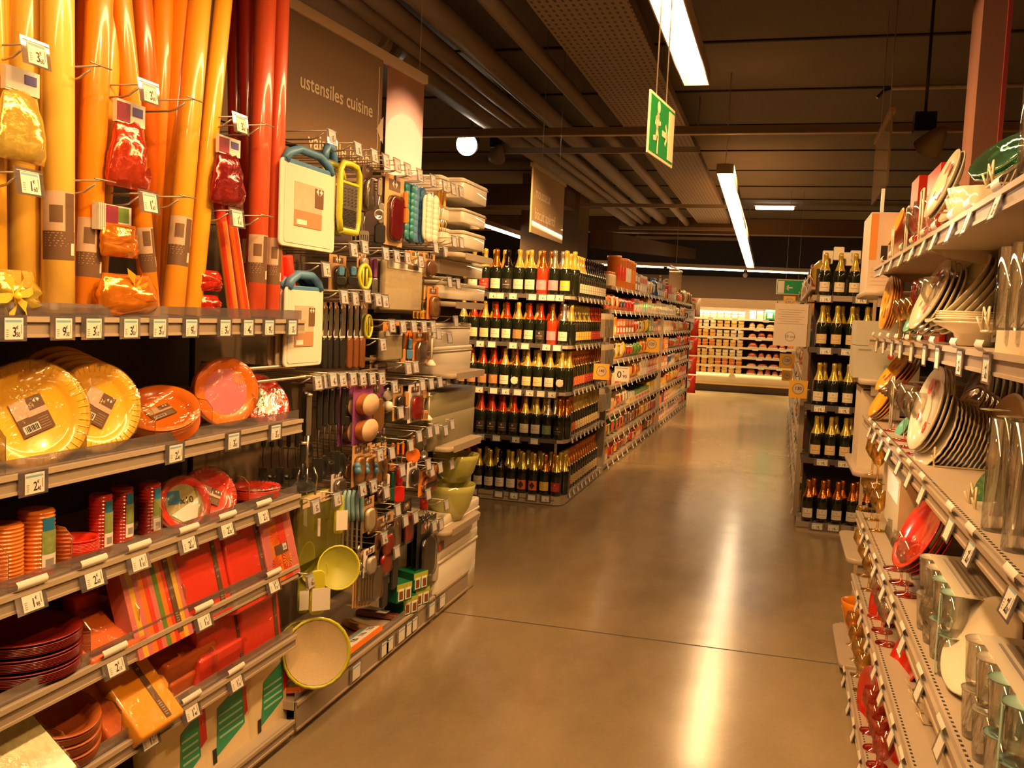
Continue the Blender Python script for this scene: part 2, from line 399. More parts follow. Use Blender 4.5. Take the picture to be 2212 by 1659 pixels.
    l1 = lamp('ceiling_light', 'long near fluorescent ceiling light with two tubes, cut by the top of the picture', (-.545, -.6, 2.88), (-.548, 5.36, 2.88), .14, 2, 'fluorescent lights over the aisle')
    p0 = atZ(1566, 372, 2.9); p1 = atY(1621, 577, 18.6)
    l2 = lamp('ceiling_light', 'second fluorescent light over the aisle, hung by a cord, ending before the chiller', p0, p1, .145, 2, 'fluorescent lights over the aisle')
    m = MB(); m.cyl((0, .06, .075), (.0, .06, .9), .004, body, n=5); m.bb(-.03, .03, .03, .09, .075, .085, body); part('suspension_cord', m.mesh('suspension_cord'), l2)
    m = MB(); m.cyl((0, 4.9, .075), (.0, 4.9, .9), .004, body, n=5); part('suspension_cord', m.mesh('suspension_cord'), l1)
    lamp('ceiling_light', 'fluorescent light strip above the sparkling wine display, left of the hanging sign', (-4.62, 10.2, 2.88), (-4.62, 20, 2.88), .12, 1, opn=True)
    lamp('ceiling_light', 'fluorescent strip running crosswise above the far chiller wall', atY(1270, 573, 20.6), atY(1790, 595, 20.6), .10, 1, opn=True)
    m = MB(); a = atZ(1632, 444, 3.86); b_ = atZ(1716, 444, 3.86); m.bb(a.x-.03, b_.x+.03, a.y, a.y+.12, 3.86, 3.9, body)
    o = m.build('emergency_light'); tag(o, 'short emergency light fixed on the ceiling right of the hanging light', 'light')
    c = MB(); c.rbox(((a.x+b_.x)/2, a.y+.06, 3.825), (b_.x-a.x, .10, .07), .03, emis('emergency diffuser', (1, .86, .66), 7), ax='x'); part('diffuser', c.mesh('diffuser'), o)
    # spotlights
    t = thing('spotlight', 'glaring lit spotlight hanging right of the backlit banner', 'spotlight', atY(1010, 312, 9.2))
    m = MB(); m.lathe([(.02, .25), (.07, .2), (.10, .06), (.115, 0)], blk, 20, Matrix.Rotation(math.radians(-62), 4, 'X'), caps=(1, 0)); part('housing', m.mesh('housing'), t)
    m = MB(); m.lathe([(0.001, .03), (.06, .02), (.10, 0), (.112, -.012), (.06, -.05), (.001, -.06)], emis('spot bulb', (1, .84, .62), 42), 20, Matrix.Rotation(math.radians(-75), 4, 'X')@Matrix.Translation((0, 0, -.02)), caps=(0, 0)); part('lens', m.mesh('lens'), t)
    m = MB(); m.cyl((0, .12, .05), (0, .12, 3.9-t.location.z), .012, blk, n=8); part('arm', m.mesh('arm'), t)
    dl = mat('frosted lamp shade', (.30, .22, .15), .35)
    for px, py, Y, d in ((1072, 342, 10, 'unlit spotlight behind the glaring one, seen under the rail'), (2003, 322, 7.0, 'unlit round spotlight high above the right dish shelves')):
        t = thing('spotlight', d, 'spotlight', atY(px, py, Y), group='unlit spotlights')
        m = MB(); m.lathe([(.015, .2), (.05, .15), (.085, .05), (.10, 0)], dl, 18, Matrix.Rotation(math.radians(50), 4, 'X')@Matrix.Rotation(.4, 4, 'Y'), caps=(1, 1)); part('shade', m.mesh('shade'), t)
        m = MB(); m.bb(-.09, .05, .02, .14, .13, .26, blk); m.cyl((-.02, .08, .26), (-.02, .08, 3.9-t.location.z), .012, blk, n=6); part('gearbox', m.mesh('gearbox'), t)
    t = thing('security_camera', 'small security camera hanging above the chiller', 'camera', atY(1610, 592, 19.5))
    m = MB(); m.cyl((0, 0, .02), (0, 0, 3.9-t.location.z), .012, dl, n=6); m.lathe([(.03, .02), (.05, -.02), (.035, -.06), (.001, -.075)], white, 12); part('housing', m.mesh('housing'), t)
ceiling_things()
# ================================================================ shelving
def wpart(name, mb, parent, label=None):
    o = mb.build(name); o.parent = parent
    o.matrix_parent_inverse = Matrix.Translation(parent.location).inverted() if parent.get('category') else Matrix.Identity(4)
    if label: o['label'] = label
    return o
LOGO = [((-.5, 0), (-.1, .32), (-.2, .1), (-.1, 0), (-.2, -.1), (-.1, -.32)), ((.5, 0), (.12, .32), (.2, .1), (.05, .05), (.05, -.05), (.2, -.1), (.12, -.32))]
def logo(m, x, z, s, c, y=-.0012):
    for p in LOGO: m.add([(x+a*s, y, z+b*s) for a, b in p], [tuple(range(len(p)))], c)
TAGS = {}
def tag_mesh(a='', b='', holder=True, w_=.058, h=.046, curl=False, grey=False):
    k = (a, b, holder, w_, h, curl, grey)
    if k in TAGS: return TAGS[k]
    m = MB()
    if holder: m.bb(-w_*.80, w_*.72, .0002, .0016, -h/2-.004, h/2+.006, acry)
    m.bb(-w_/2, w_/2, -.0006, 0, -h/2, h/2, mat('greyed card', (.50, .46, .48), .5) if grey else white)
    m.bb(-w_*.46, w_*.42, -.0009, -.0006, h*.30, h*.40, blueink)
    if curl: m.loft([[(-w_*.8, .002-.018*math.sin(t), h/2+.004+.014*(1-math.cos(t))) for t in (0, .5, 1, 1.5, 2.2)], [(w_*.72, .002-.018*math.sin(t), h/2+.004+.014*(1-math.cos(t))) for t in (0, .5, 1, 1.5, 2.2)]], white, caps=(0, 0), closed=False)
    if a:
        m.text(a, w_*.02, -h*.36, h*.62, black, -.0010, sx=.85); m.text('€', w_*.17, -h*.02, h*.22, black, -.001); m.text(b, w_*.22, -h*.38, h*.30, black, -.001, sx=.8)
        for i in range(4): m.bb(-w_*.42, -w_*.30+.001*(i % 2), -.0009, -.0006, -h*.38+i*h*.1, -h*.34+i*h*.1, greyink)
        m.bb(w_*.38, w_*.42, -.0009, -.0006, -h*.25, h*.2, greyink)
    TAGS[k] = m.mesh('price_tag'); return TAGS[k]
def put_tag(shelf, loc, rot, a='', b='', tilt=0., **kw):
    o = part('price_tag', tag_mesh(a, b, **kw), shelf); o.location = loc; o.rotation_euler = (tilt, 0, rot); return o
def shelf_slab(unit, side, X, y0, y1, z, depth=.45, th=.03, tags=(), rail=.04, perf=False, riser=False, tilt=0., **kw):
    """side: +1 faces +x (left wall), -1 faces -x"""
    m = MB(); xb = X-side*depth
    m.bb(xb, X, y0, y1, z-th, z, shelfm)
    m.bb(X-side*.004, X+side*.006, y0, y1, z-rail, z+.003, railm); m.bb(X+side*.004, X+side*.012, y0, y1, z-.008, z+.004, shelfm); m.bb(X+side*.004, X+side*.010, y0, y1, z-rail-.002, z-rail+.005, shelfm)
    if perf:
        n = int((y1-y0)/.022)
        for i in range(n): m.bb(X-side*.012, X-side*.018, y0+.01+i*.022, y0+.019+i*.022, z, z+.0006, black)
    s = wpart('shelf', m, unit)
    if riser:
        r = MB(); r.bb(X-side*.004, X-side*.006, y0+.004, y1-.004, z, z+.035, acry); wpart('acrylic_strip', r, s)
    for t in tags:
        px, a, b = t[0], t[1] if len(t) > 1 else '', t[2] if len(t) > 2 else ''
        p = S(px, X+side*.014, z-rail*.5)
        put_tag(s, (X+side*.014, p.y, z-rail*.55), RL if side > 0 else RR, a, b, tilt, **kw)
    return s
XL = -1.58
PZ = [1.492, 1.150, .887, .638, .385, .075]     # shelf tops of the party section
def back_unit(label, name, cat, side, X, y0, y1, top, depth=.45, base=.06, group=None, end=False):
    u = thing(name, label, cat, (X-side*depth/2, (y0+y1)/2, 0), group=group)
    m = MB(); m.bb(X-side*(depth+.04), X-side*depth, y0, y1, 0, top, dark); wpart('back_panel', m, u)
    m = MB(); m.bb(X-side*depth, X-side*.01, y0, y1, .0, base-.02, railm); wpart('plinth', m, u)
    return u
PU = back_unit('partyware shelving unit with six shelves of orange and red goods, nearest on the left', 'gondola_shelving', 'shelving unit', 1, XL, 1.10, 2.86, 2.6)
T = lambda s: [(int(p.split(':')[0]), p.split(':')[1][:1], p.split(':')[1][1:]) for p in s.split()]
sh = []
sh.append(shelf_slab(PU, 1, XL, 1.10, 2.86, PZ[0], tags=T('30:350 138:930 203:310 283:350 345:310 414:930 487:350 537:480 582:930 632:350'), riser=True, w_=.050))
sh.append(shelf_slab(PU, 1, XL, 1.10, 2.86, PZ[1], tags=T('75:240 380:240 505:300 596:310'), riser=True, w_=.056))
sh.append(shelf_slab(PU, 1, XL, 1.10, 2.86, PZ[2], tags=T('70:198 203:260 301:130 408:260 491:270 569:210'), riser=True, tilt=-.25, curl=True))
sh.append(shelf_slab(PU, 1, XL, 1.10, 2.86, PZ[3], tags=T('250:210 441:130 592:130'), riser=True, tilt=-.3, curl=True))
sh.append(shelf_slab(PU, 1, XL, 1.10, 2.86, PZ[4], tags=T('323:177 415:140 511:130'), riser=True, tilt=-.3, curl=True))
sh.append(shelf_slab(PU, 1, XL, 1.10, 2.86, PZ[5], tags=T('205:150'), tilt=-.3, curl=True))
# clear dividers
dv = MB(); pts = [(0, 0), (0, .10), (.03, .125), (.20, .13), (.20, 0)]
dv.prism([(0, 0), (0, .085), (.02, .105), (.30, .11), (.30, 0)], -.0012, .0012, clearp)
dv.tube([(0, 0, 0), (0, 0, .085), (.02, 0, .105), (.06, 0, .108)], .0011, mat('divider edge', (.25, .13, .05), .3), n=4)
dvm = dv.mesh('shelf_divider')
for i, pxs in ((1, (12, 186, 335, 458, 556)), (2, (18, 155, 350, 452, 537)), (3, (195, 300, 400)), (4, (148, 262, 363, 470)), (5, (60, 250))):
    for px in pxs:
        p = S(px, XL-.012, PZ[i]); o = part('shelf_divider', dvm, sh[i]); o.location = p; o.rotation_euler = (0, 0, PI)

# ---------------------------------------------------------------- tablecloth rolls
def rollmat(n, c): return mat(n, c, .34, clear=.9, noise=.05, nscale=8, bump=.55)
RC = dict(yellow=rollmat('yellow paper', (.95, .60, .10)), gold=rollmat('golden paper', (.93, .47, .03)), orange=rollmat('orange paper', (.95, .30, .012)),
          deep=rollmat('deep orange paper', (.80, .16, .006)), amber=rollmat('amber paper', (.96, .42, .03)), red=rollmat('red paper', (.70, .095, .03)), darkred=rollmat('dark red paper', (.36, .016, .008)), bright=rollmat('bright red paper', (.85, .035, .012)))
endm = mat('roll end cardboard', (.5, .3, .12), .7)
def roll(px0, px1, X, rad, colr, label, height=1.15, z=PZ[0]+.003, paper=None, topx=None, stripes=None):
    X -= .04
    b = S(px0, X, z+rad*.2)
    t = atX(px1, 0, X if topx is None else topx)
    d = (t-b).normalized(); m = MB(); n = 22
    m.lathe([(rad*.93, 0), (rad, .002), (rad, height-.002), (rad*.93, height)], RC[colr], n)
    m.lathe([(rad*.3, -.0006), (rad*.45, -.0012), (rad*.3, -.0018)], endm, n, caps=(0, 0))
    if stripes:
        for k in range(8): m.lathe([(rad*1.004, .0), (rad*1.004, .30)], stripes[k % len(stripes)], 3, a0=2*PI*k/8, a1=2*PI*(k+1)/8)
    xx = (Vector((1, 0, 0))-d*d.x).normalized(); o = m.build('tablecloth_roll', loc=b, rot=Matrix((xx, d.cross(xx), d)).transposed().to_euler()); tag(o, label, 'tablecloth roll', 'rolls of paper tablecloth on the top shelf')
    if paper:
        z0, z1, a = paper; r = rad*1.006; q = MB(); zm = z0+(z1-z0)*.42
        a0 = a-1.15; a1 = a+1.15
        q.lathe([(r, zm), (r, z1)], beigelab, 12, a0=a0, a1=a1); q.lathe([(r, z0), (r, zm)], brownlab, 12, a0=a0, a1=a1)
        q.lathe([(r*1.004, z1-.11), (r*1.004, z1-.004)], brownlab, 5, a0=a+.35, a1=a+1.05)
        q.lathe([(r*1.004, z0+.012), (r*1.004, z0+.04)], white, 3, a0=a+.75, a1=a+1.05)
        q.lathe([(r*1.003, zm+.02), (r*1.003, zm+.06)], mat('photo dark', (.18, .10, .05), .5), 6, a0=a-.6, a1=a+.2)
        for k in range(9): q.lathe([(r*1.004, z0+.05-k*.006+.03), (r*1.004, z0+.0515-k*.006+.03)], tanp, 4, a0=a-.9, a1=a+.1+.5*((k*37) % 10)/10)
        part('paper_label', q.mesh('paper_label'), o)
    return o
G = dict
for a in (
    (30, -10, -1.75, .036, 'gold', 'golden tablecloth roll standing at the far left edge behind the bow bag'),
    (48, 60, -1.70, .040, 'yellow', 'second yellow tablecloth roll from the left, partly behind the big pale one'),
    (88, 108, -1.68, .030, 'gold', 'narrow golden tablecloth roll just behind the big pale yellow roll'),
    ): roll(*a)
roll(126, 124, -1.622, .037, 'yellow', 'big pale yellow tablecloth roll with paper label, frontmost of the yellow ones', paper=(.125, .285, -.75))
roll(168, 192, -1.69, .030, 'deep', 'orange tablecloth roll directly right of the big pale yellow roll')
roll(184, 214, -1.625, .033, 'orange', 'glossy orange tablecloth roll leaning right, with paper label', paper=(.09, .235, -.6))
roll(203, 244, -1.66, .028, 'amber', 'narrow amber tablecloth roll at the right of the labelled orange roll')
roll(326, 262, -1.63, .026, 'orange', 'orange roll leaning left behind the petal bag', height=1.0, paper=(.12, .24, -.4))
roll(352, 305, -1.74, .030, 'deep', 'deep orange roll at the back between the foil bags and the amber rolls')
roll(352, 352, -1.72, .032, 'orange', 'orange tablecloth roll leaning behind the labelled amber roll')
roll(366, 395, -1.68, .031, 'orange', 'second orange tablecloth roll behind the labelled amber roll')
roll(372, 432, -1.630, .032, 'amber', 'amber tablecloth roll with paper label leaning towards the red rolls', paper=(.14, .28, -.75))
roll(414, 482, -1.620, .027, 'gold', 'golden tablecloth roll at the right end of the amber group')
roll(516, 508, -1.76, .028, 'darkred', 'dark red tablecloth roll at the back, left of the red group', paper=(.12, .26, -.8))
roll(540, 532, -1.70, .027, 'darkred', 'second dark red roll behind the red labelled rolls', paper=(.12, .26, -.8))
roll(550, 574, -1.625, .034, 'red', 'wide red tablecloth roll with paper label, left of the pair', paper=(.11, .265, -.75))
roll(587, 609, -1.618, .026, 'red', 'narrow red tablecloth roll with paper label at the right end of the shelf', paper=(.11, .265, -.75))
pk = mat('pink stripe', (.80, .22, .20), .35, clear=.6); yl = mat('yellow stripe', (.95, .55, .06), .35, clear=.6); rd = mat('red stripe', (.85, .06, .03), .35, clear=.6); org = mat('orange stripe', (.95, .25, .02), .35, clear=.6); gr = mat('green stripe', (.16, .28, .05), .4)
roll(505, 415, -1.60, .017, 'bright', 'small striped gift wrap roll leaning left, in front of the dark red rolls', height=.42, stripes=[pk, yl, rd, org])
roll(530, 430, -1.60, .017, 'bright', 'second small striped gift wrap roll, right of the first', height=.44, stripes=[yl, pk, org, rd])
roll(634, 560, -1.60, .020, 'bright', 'small bright red roll leaning at the right end of the top shelf', height=.22)
roll(612, 560, -1.615, .014, 'bright', 'thin red roll beside the small leaning red roll', height=.25)

for px, cn, l in ((-20, 'gold', 'golden tablecloth roll just outside the bow bag, beyond the left edge'), (-95, 'yellow', 'yellow tablecloth roll farther left of the bow bag'), (-175, 'yellow', 'second yellow tablecloth roll farther left of the bow bag'), (-260, 'gold', 'third tablecloth roll farther left of the bow bag')): roll(px, px-8, -1.64, .034, cn, l)
# ---------------------------------------------------------------- hooks and tags in front of the rolls
HK = {}
def hook(unit, px, py, X=-1.59, price=None, back=-2.02, w_=.052, blank=False):
    p = atX(px, py, X); L_ = X-back
    key = round(L_, 2)
    if key not in HK:
        m = MB(); m.tube([(0, L_, -.03), (0, .05, -.03), (0, .03, -.026), (0, .0, -.008)], .0030, wirem, n=5); m.tube([(0, L_, 0), (0, -.03, 0)], .0025, wirem, n=5)
        m.tube([(-.036, -.03, 0), (.036, -.03, 0)], .0022, wirem, n=4); HK[key] = m.mesh('hook')
    o = part('hook', HK[key], unit); o.matrix_parent_inverse = Matrix.Translation(unit.location).inverted(); o.location = p; o.rotation_euler = (0, 0, RL)
    if price is not None:
        t = part('price_tag', tag_mesh(price[:1], price[1:], w_=w_, h=.048, grey=unit is not PU), o); t.location = (.0, -.034, -.022); t.rotation_euler = (-.15, 0, 0)
    return o
for px, py, pr in ((52, 95, '360'), (38, 372, '160'), (300, 182, '360'), (300, 418, '160'), (500, 252, '360'), (492, 455, '160'), (195, 143, None), (205, 390, None), (400, 215, None), (385, 425, None), (560, 270, None), (558, 466, None)):
    hook(PU, px, py, price=pr)
# ---------------------------------------------------------------- gift bags and sachets
def foil(n, c): return mat(n, c, .16, .55, clear=.6, bump=1.0, nscale=26, noise=.35)
def bag(name, label, px0, py0, px1, py1, X, m_, head=None, thick=.03, cat='gift bag', group=None, seed=0, lean=0.):
    a = atX(px0, py0, X); b = atX(px1, py1, X); W = b.y-a.y; Hh = a.z-b.z; r = random.Random(seed)
    t = thing(name, label, cat, (X, (a.y+b.y)/2, b.z), (0, lean, RL), group)
    m = MB(); rings = []; N = 14
    for i in range(9):
        k = i/8; wd = W/2*(1-.42*k**2) if head else W/2*(1-.15*k**4); th = thick*(math.sin(PI*min(.98, .12+.88*k)))*(.6+.4*(1-k))+.003
        rings.append([(wd*math.cos(2*PI*j/N)*(1+.05*r.uniform(-1, 1)), th*math.sin(2*PI*j/N)*(1+.5*r.uniform(-1, 1)), Hh*k*(.80 if head else 1)) for j in range(N)])
    m.loft(rings, m_, sm=True); part('bag_body', m.mesh('bag_body'), t)
    if head:
        h = MB(); w2 = W*.33; h.bb(-w2, w2, -.006, .006, Hh*.74, Hh, white); hb = head
        h.bb(-w2, -w2*.1, -.0075, -.006, Hh*.76, Hh*.97, hb); h.bb(w2*.1, w2*.8, -.0075, -.006, Hh*.85, Hh*.95, mat('violet print', (.12, .10, .40), .5)); part('header_card', h.mesh('header_card'), t)
    return t
goldf = foil('gold foil', (.95, .60, .12)); redf = foil('red foil', (.62, .06, .02)); drf = foil('dark red foil', (.30, .02, .02)); cell = foil('orange cellophane', (.90, .25, .02)); redc = foil('red cellophane', (.80, .04, .015)); yelc = foil('yellow cellophane', (.95, .62, .10))
plum = mat('plum print', (.28, .03, .07), .5)
bag('gift_bag', 'pack of gold foil bags hanging at the far left in front of yellow rolls', -14, 130, 98, 362, -1.615, goldf, white, seed=1, group='foil bags on hooks')
bag('gift_bag', 'pack of red foil bags hanging in front of the orange rolls', 232, 205, 322, 418, -1.615, redf, plum, seed=2, group='foil bags on hooks')
bag('gift_bag', 'pack of dark red foil bags hanging in front of the red rolls', 458, 285, 524, 452, -1.615, drf, plum, seed=3, group='foil bags on hooks')
bag('confetti_sachet', 'clear sachet of orange table confetti hanging under a plum card', 217, 478, 296, 560, -1.62, cell, None, .022, 'sachet', seed=4)
bag('petal_bag', 'bag of orange petals with a bow standing behind the acrylic strip', 212, 588, 332, 682, -1.60, cell, None, .045, 'gift bag', seed=5)
bag('bow_bag', 'yellow bow bag at the left end of the top shelf', -12, 580, 78, 682, -1.62, yelc, None, .04, 'gift bag', seed=6)
bag('petal_box', 'small red cellophane box of petals, upper of the pair', 430, 582, 474, 630, -1.64, redc, None, .03, 'gift box', seed=7)
bag('petal_box', 'small red cellophane box of petals, lower of the pair on the shelf', 430, 636, 472, 682, -1.64, redc, None, .03, 'gift box', seed=8)
def bow(px, py, X, m_, label, s=.05):
    p = atX(px, py, X); o = MB()
    for a in (.3, 1.25, 2.2, 3.3, 4.4, 5.4):
        c, q = math.cos(a), math.sin(a)
        o.loft([[(0, 0, -.004), (0, 0, .004)], [(c*s*.6-.0, -.012, q*s*.6-.010), (c*s*.6, -.018, q*s*.6+.012)], [(c*s, -.006, q*s-.008), (c*s, -.002, q*s+.012)]], m_, caps=(0, 0), closed=False)
    o.lathe([(.001, -.01), (.01, 0), (.001, .01)], m_, 8, Matrix.Translation((0, -.012, 0)))
    return tag(o.build('ribbon_bow', loc=p, rot=(0, 0, RL)), label, 'bow')
bow(30, 640, -1.585, mat('yellow ribbon', (.98, .70, .08), .3), 'yellow ribbon bow on the bag at the left end of the top shelf')
bow(290, 625, -1.585, mat('orange ribbon', (.98, .42, .03), .3), 'orange ribbon bow on the petal bag behind the strip')
m = MB(); p = atX(228, 440, -1.665)
m.bb(-.05, .05, -.004, .004, -.045, .02, white); m.bb(-.05, 0, -.005, -.004, -.045, .018, plum); m.bb(.0, .04, -.005, -.004, -.02, .016, gr)
for i in range(4): m.bb(-.075+i*.007, -.072+i*.007, -.01, .01, -.045, .02, white)
tag(m.build('sachet_card', loc=atX(252, 462, -1.625), rot=(0, 0, RL)), 'plum and green card pack hanging between the orange foil and the sachet', 'card pack')

# ---------------------------------------------------------------- plates
def platem(n, c): return mat(n, c, .28, clear=.8, bump=.15, nscale=20)
PY = platem('yellow plate', (.98, .56, .04)); POr = platem('orange plate', (.88, .20, .01)); PRd = platem('red plate', (.75, .035, .012)); PDk = platem('dark red plate', (.22, .012, .008)); PBr = platem('terracotta plate', (.42, .10, .02)); PPk = mat('pink centre', (.72, .20, .24), .5, noise=.1, nscale=200)
def plate_geo(m, R_, m_, n=40, wav=.012, wn=40, depth=.12, M=None, rim=.7, th=.004):
    m.lathe([(.001, 0), (R_*rim*.92, 0), (R_*rim, R_*depth*.25), (R_*.80, R_*depth*.8), (R_*.97, R_*depth), (R_, R_*depth*.93), (R_*.97, R_*depth-th), (R_*.8, R_*depth*.6), (R_*rim, -th), (.001, -th)], m_, n, M, caps=(0, 0))
    if wn:
        for k in range(wn):   # flutes of the rim
            a = 2*PI*k/wn; c, s_ = math.cos(a), math.sin(a)
            m.tube([(c*R_*.80, s_*R_*.80, R_*depth*.8+.0005), (c*R_*.975, s_*R_*.975, R_*depth+.0012)], .0016, m_, n=4, caps=(0, 0), M=M)
def lab_card(w_, h, kind=0):
    m = MB(); m.bb(-w_/2, w_/2, -.0006, 0, -h/2, h/2, brownlab)
    m.bb(-w_/2, w_*.0, -.0012, -.0006, -.0, h/2, beigelab); m.bb(-w_*.12, w_*.5, -.0016, -.0012, -h*.02, h*.14, beigelab)
    logo(m, w_*.30, h*.36, w_*.22, white, -.0014); m.text('x24', w_*.05, h*.2, h*.15, tanp, -.0018)
    m.bb(-w_*.42, w_*.08, -.0012, -.0006, -h*.42, -h*.2, white)
    for i in range(9): m.bb(-w_*.36+i*w_*.045, -w_*.34+i*w_*.045+.0006*(i % 3), -.0016, -.0012, -h*.39, -h*.23, black)
    for i in range(5): m.bb(w_*.12, w_*.42, -.0012, -.0006, -h*.42+i*h*.07, -h*.41+i*h*.07, tanp)
    return m.mesh('product_label')
CARD = lab_card(.075, .085)
def plate_pack(name, label, c, R_, n, dirn, m_, card=None, cm=None, cat='plate pack', group=None, wn=44, depth=.14, gap=.0035, roll_=0., disc=None, sy=1.):
    """n nested plates; c = centre of the front plate's face, dirn = way the hollow side faces"""
    q = Vector(dirn).to_track_quat('Z', 'Y')
    t = thing(name, label, cat, c, q.to_euler(), group)
    m = MB(); plate_geo(m, R_, m_, depth=depth, wn=wn)
    for i in range(1, n):
        z = -i*gap; m.lathe([(R_*.80, R_*depth*.72+z), (R_*.975, R_*depth-.004+z), (R_*1.0, R_*depth-.0055+z), (R_*.96, R_*depth-.008+z)], m_, 40, caps=(0, 0))
    m.lathe([(R_, R_*depth-.004-(n-1)*gap), (R_*.72, -.004-(n-1)*gap), (.001, -.005-(n-1)*gap)], m_, 40, caps=(0, 0))
    p = part('plates', m.mesh('plates'), t)
    if card or disc:
        fm = MB(); fm.lathe([(.001, R_*.10+.006), (R_*.5, R_*.08+.006), (R_*.85, R_*depth+.004), (R_*1.02, R_*depth), (R_*1.015, R_*depth-.02)], FILM, 40, caps=(0, 0)); part('film', fm.mesh('film'), t)
    if sy != 1: p.scale = (1, sy, 1)
    if disc:
        d = MB(); d.lathe([(.001, .0012), (R_*.66, .0012)], disc[0], 36, caps=(0, 0))
        if disc[1]:
            for k in range(18):
                a = 2*PI*k/18; d.add([(R_*.42+.004*math.cos(a), R_*.42+.004*math.sin(a), .0032), (R_*.42+R_*.2*math.cos(a-.09), R_*.42+R_*.2*math.sin(a-.09), .0032), (R_*.42+R_*.2*math.cos(a+.09), R_*.42+R_*.2*math.sin(a+.09), .0032)], [(0, 1, 2)], disc[1])
        part('centre_print', d.mesh('centre_print'), t)
    if card:
        k = part('product_label', card, t); k.matrix_parent_inverse = Matrix.Identity(4)
        k.location = (0, 0, .004); k.rotation_euler = (-PI/2, 0, roll_)
    return t
def face_dir(az, el): return (math.cos(math.radians(az))*math.cos(math.radians(el)), math.sin(math.radians(az))*math.cos(math.radians(el)), math.sin(math.radians(el)))
P2 = 'packs of party plates on the second shelf'
FILM = filmmat()
plate_pack('plate_pack', 'big yellow fluted plate pack with brown label at the left end', atX(68, 898, -1.66), .128, 12, face_dir(-28, 12), PY, CARD, group=P2, roll_=2.05-PI/2-.1)
for i in range(5):
    c = atX(207-i*19, 880-i*7, -1.655-i*.05)
    plate_pack('plate_pack', 'front yellow fluted plate pack with tilted label, right of the biggest one' if i == 0 else ORD[i]+' yellow plate pack counted from the front in the right-hand row', c, .114+.004*i, 14, face_dir(-22, 12), PY, CARD if i == 0 else None, group=P2, wn=44 if i == 0 else 0, roll_=-.55)
plate_pack('plate_pack', 'yellow fluted plate pack standing left of the biggest one', atX(-170, 905, -1.66), .125, 12, face_dir(-28, 12), PY, CARD, group=P2, roll_=.4)
OCARD = lab_card(.07, .05)
plate_pack('plate_pack', 'orange plate pack lying tilted right of the yellow plates', atX(348, 892, -1.66)+Vector((0, 0, .0)), .105, 14, face_dir(-55, 58), POr, OCARD, group=P2, wn=0, depth=.2, roll_=.6)
for i in range(3):
    p = S(385, -1.86, PZ[1]+.03+i*.032); plate_pack('plate_pack', ORD[i]+' flat orange plate pack from the shelf in the stack behind the pink plate', p, .10, 9, (0, 0, 1), POr, group=P2, wn=0)
plate_pack('plate_pack', 'orange plate pack with pink centre and daisy print, leaning upright', atX(488, 846, -1.665), .108, 7, face_dir(-30, 8), POr, group=P2, wn=0, depth=.10, disc=(PPk, mat('daisy', (.85, .45, .04), .5)))
LOV = MB(); LOV.lathe([(.001, .0), (.034, 0), (.034, .0005)], white, 24, Matrix.Rotation(PI/2, 4, 'X')@Matrix.Scale(1.4, 4, (0, 1, 0)), caps=(0, 1)); LOV.bb(-.018, .0, -.0014, -.0006, -.02, .03, gr)
plate_pack('plate_pack', 'red plate pack with white oval label leaning at the right end', atX(568, 868, -1.68), .098, 8, face_dir(-20, 30), PRd, LOV.mesh('product_label'), group=P2, wn=36)
P3 = 'tableware packs on the third shelf'
def cupstack(label, px, X, z, r, h, m_, lab=None, n=16, group=P3):
    p = S(px, X, z); t = thing('cup_stack', label, 'cup stack', p, (0, 0, RL), group)
    m = MB(); pr = []
    for i in range(n): pr += [(r*.95, h*i/n), (r, h*(i+.25)/n), (r, h*(i+.5)/n), (r*.95, h*(i+.6)/n)]
    m.lathe(pr+[(r*.9, h), (.001, h-.004)], m_, 22); part('cups', m.mesh('cups'), t)
    if lab:
        q = MB(); rr = r*1.02; bl, gn = lab
        q.lathe([(rr, h*.10), (rr, h*.34)], white, 8, a0=-2.1, a1=-1.0); q.lathe([(rr, h*.34), (rr, h*.70)], gn, 8, a0=-2.1, a1=-1.0); q.lathe([(rr, h*.70), (rr, h*.9)], bl, 8, a0=-2.05, a1=-1.2)
        q.lathe([(rr*1.004, h*.15), (rr*1.004, h*.27)], greyink, 4, a0=-1.9, a1=-1.3); part('product_label', q.mesh('product_label'), t)
    return t
cb = mat('label blue', (.02, .16, .32), .4); cg = mat('label green', (.25, .32, .10), .45, noise=.6, nscale=50); cupo = mat('orange cup', (.75, .20, .02), .25, clear=.7); cupr = mat('red cup', (.45, .02, .012), .22, clear=.8)
cupstack('tall stack of orange cups with an upright green label, near the shelf corner', 78, -1.65, PZ[2]+.001, .041, .155, cupo, (cb, cg))
cupstack('orange cup stack cut by the left picture edge', 8, -1.65, PZ[2]+.001, .041, .14, cupo)
cupstack('second orange cup stack from the shelf corner, left of the labelled one', -75, -1.66, PZ[2]+.001, .041, .15, cupo)
for i, (px, l) in enumerate(((216, 'red cup stack with blue label, leftmost of the three tall ones'), (262, 'middle of the three tall red cup stacks with labels'), (322, 'red cup stack with bright blue and green label, rightmost of the three'))):
    cupstack(l, px, -1.66-.02*(i == 1), PZ[2]+.001, .030, .150, cupr, (mat('label bright blue', (.03, .28, .55), .4) if i == 2 else cb, cg))
plate_pack('bowl_pack', 'low pack of shiny red bowls between the orange cups and red cups', S(163, -1.66, PZ[2]+.03), .055, 8, (0, 0, 1), PRd, group=P3, wn=0, depth=.5, cat='bowl pack')
REC = MB(); REC.lathe([(.001, 0), (.058, 0), (.058, .0005)], mat('photo print', (.34, .30, .12), .4, noise=.7, nscale=30), 24, Matrix.Rotation(PI/2, 4, 'X'), caps=(0, 1)); REC.bb(-.05, -.01, -.0015, -.0007, .0, .04, cb); REC.add([(-.045, -.0018, -.03), (.05, -.0018, .015), (.035, -.0018, -.045), (-.01, -.0018, -.055)], [(0, 3, 2, 1)], white); REC.text('x10', .01, .0, .028, black, -.002)
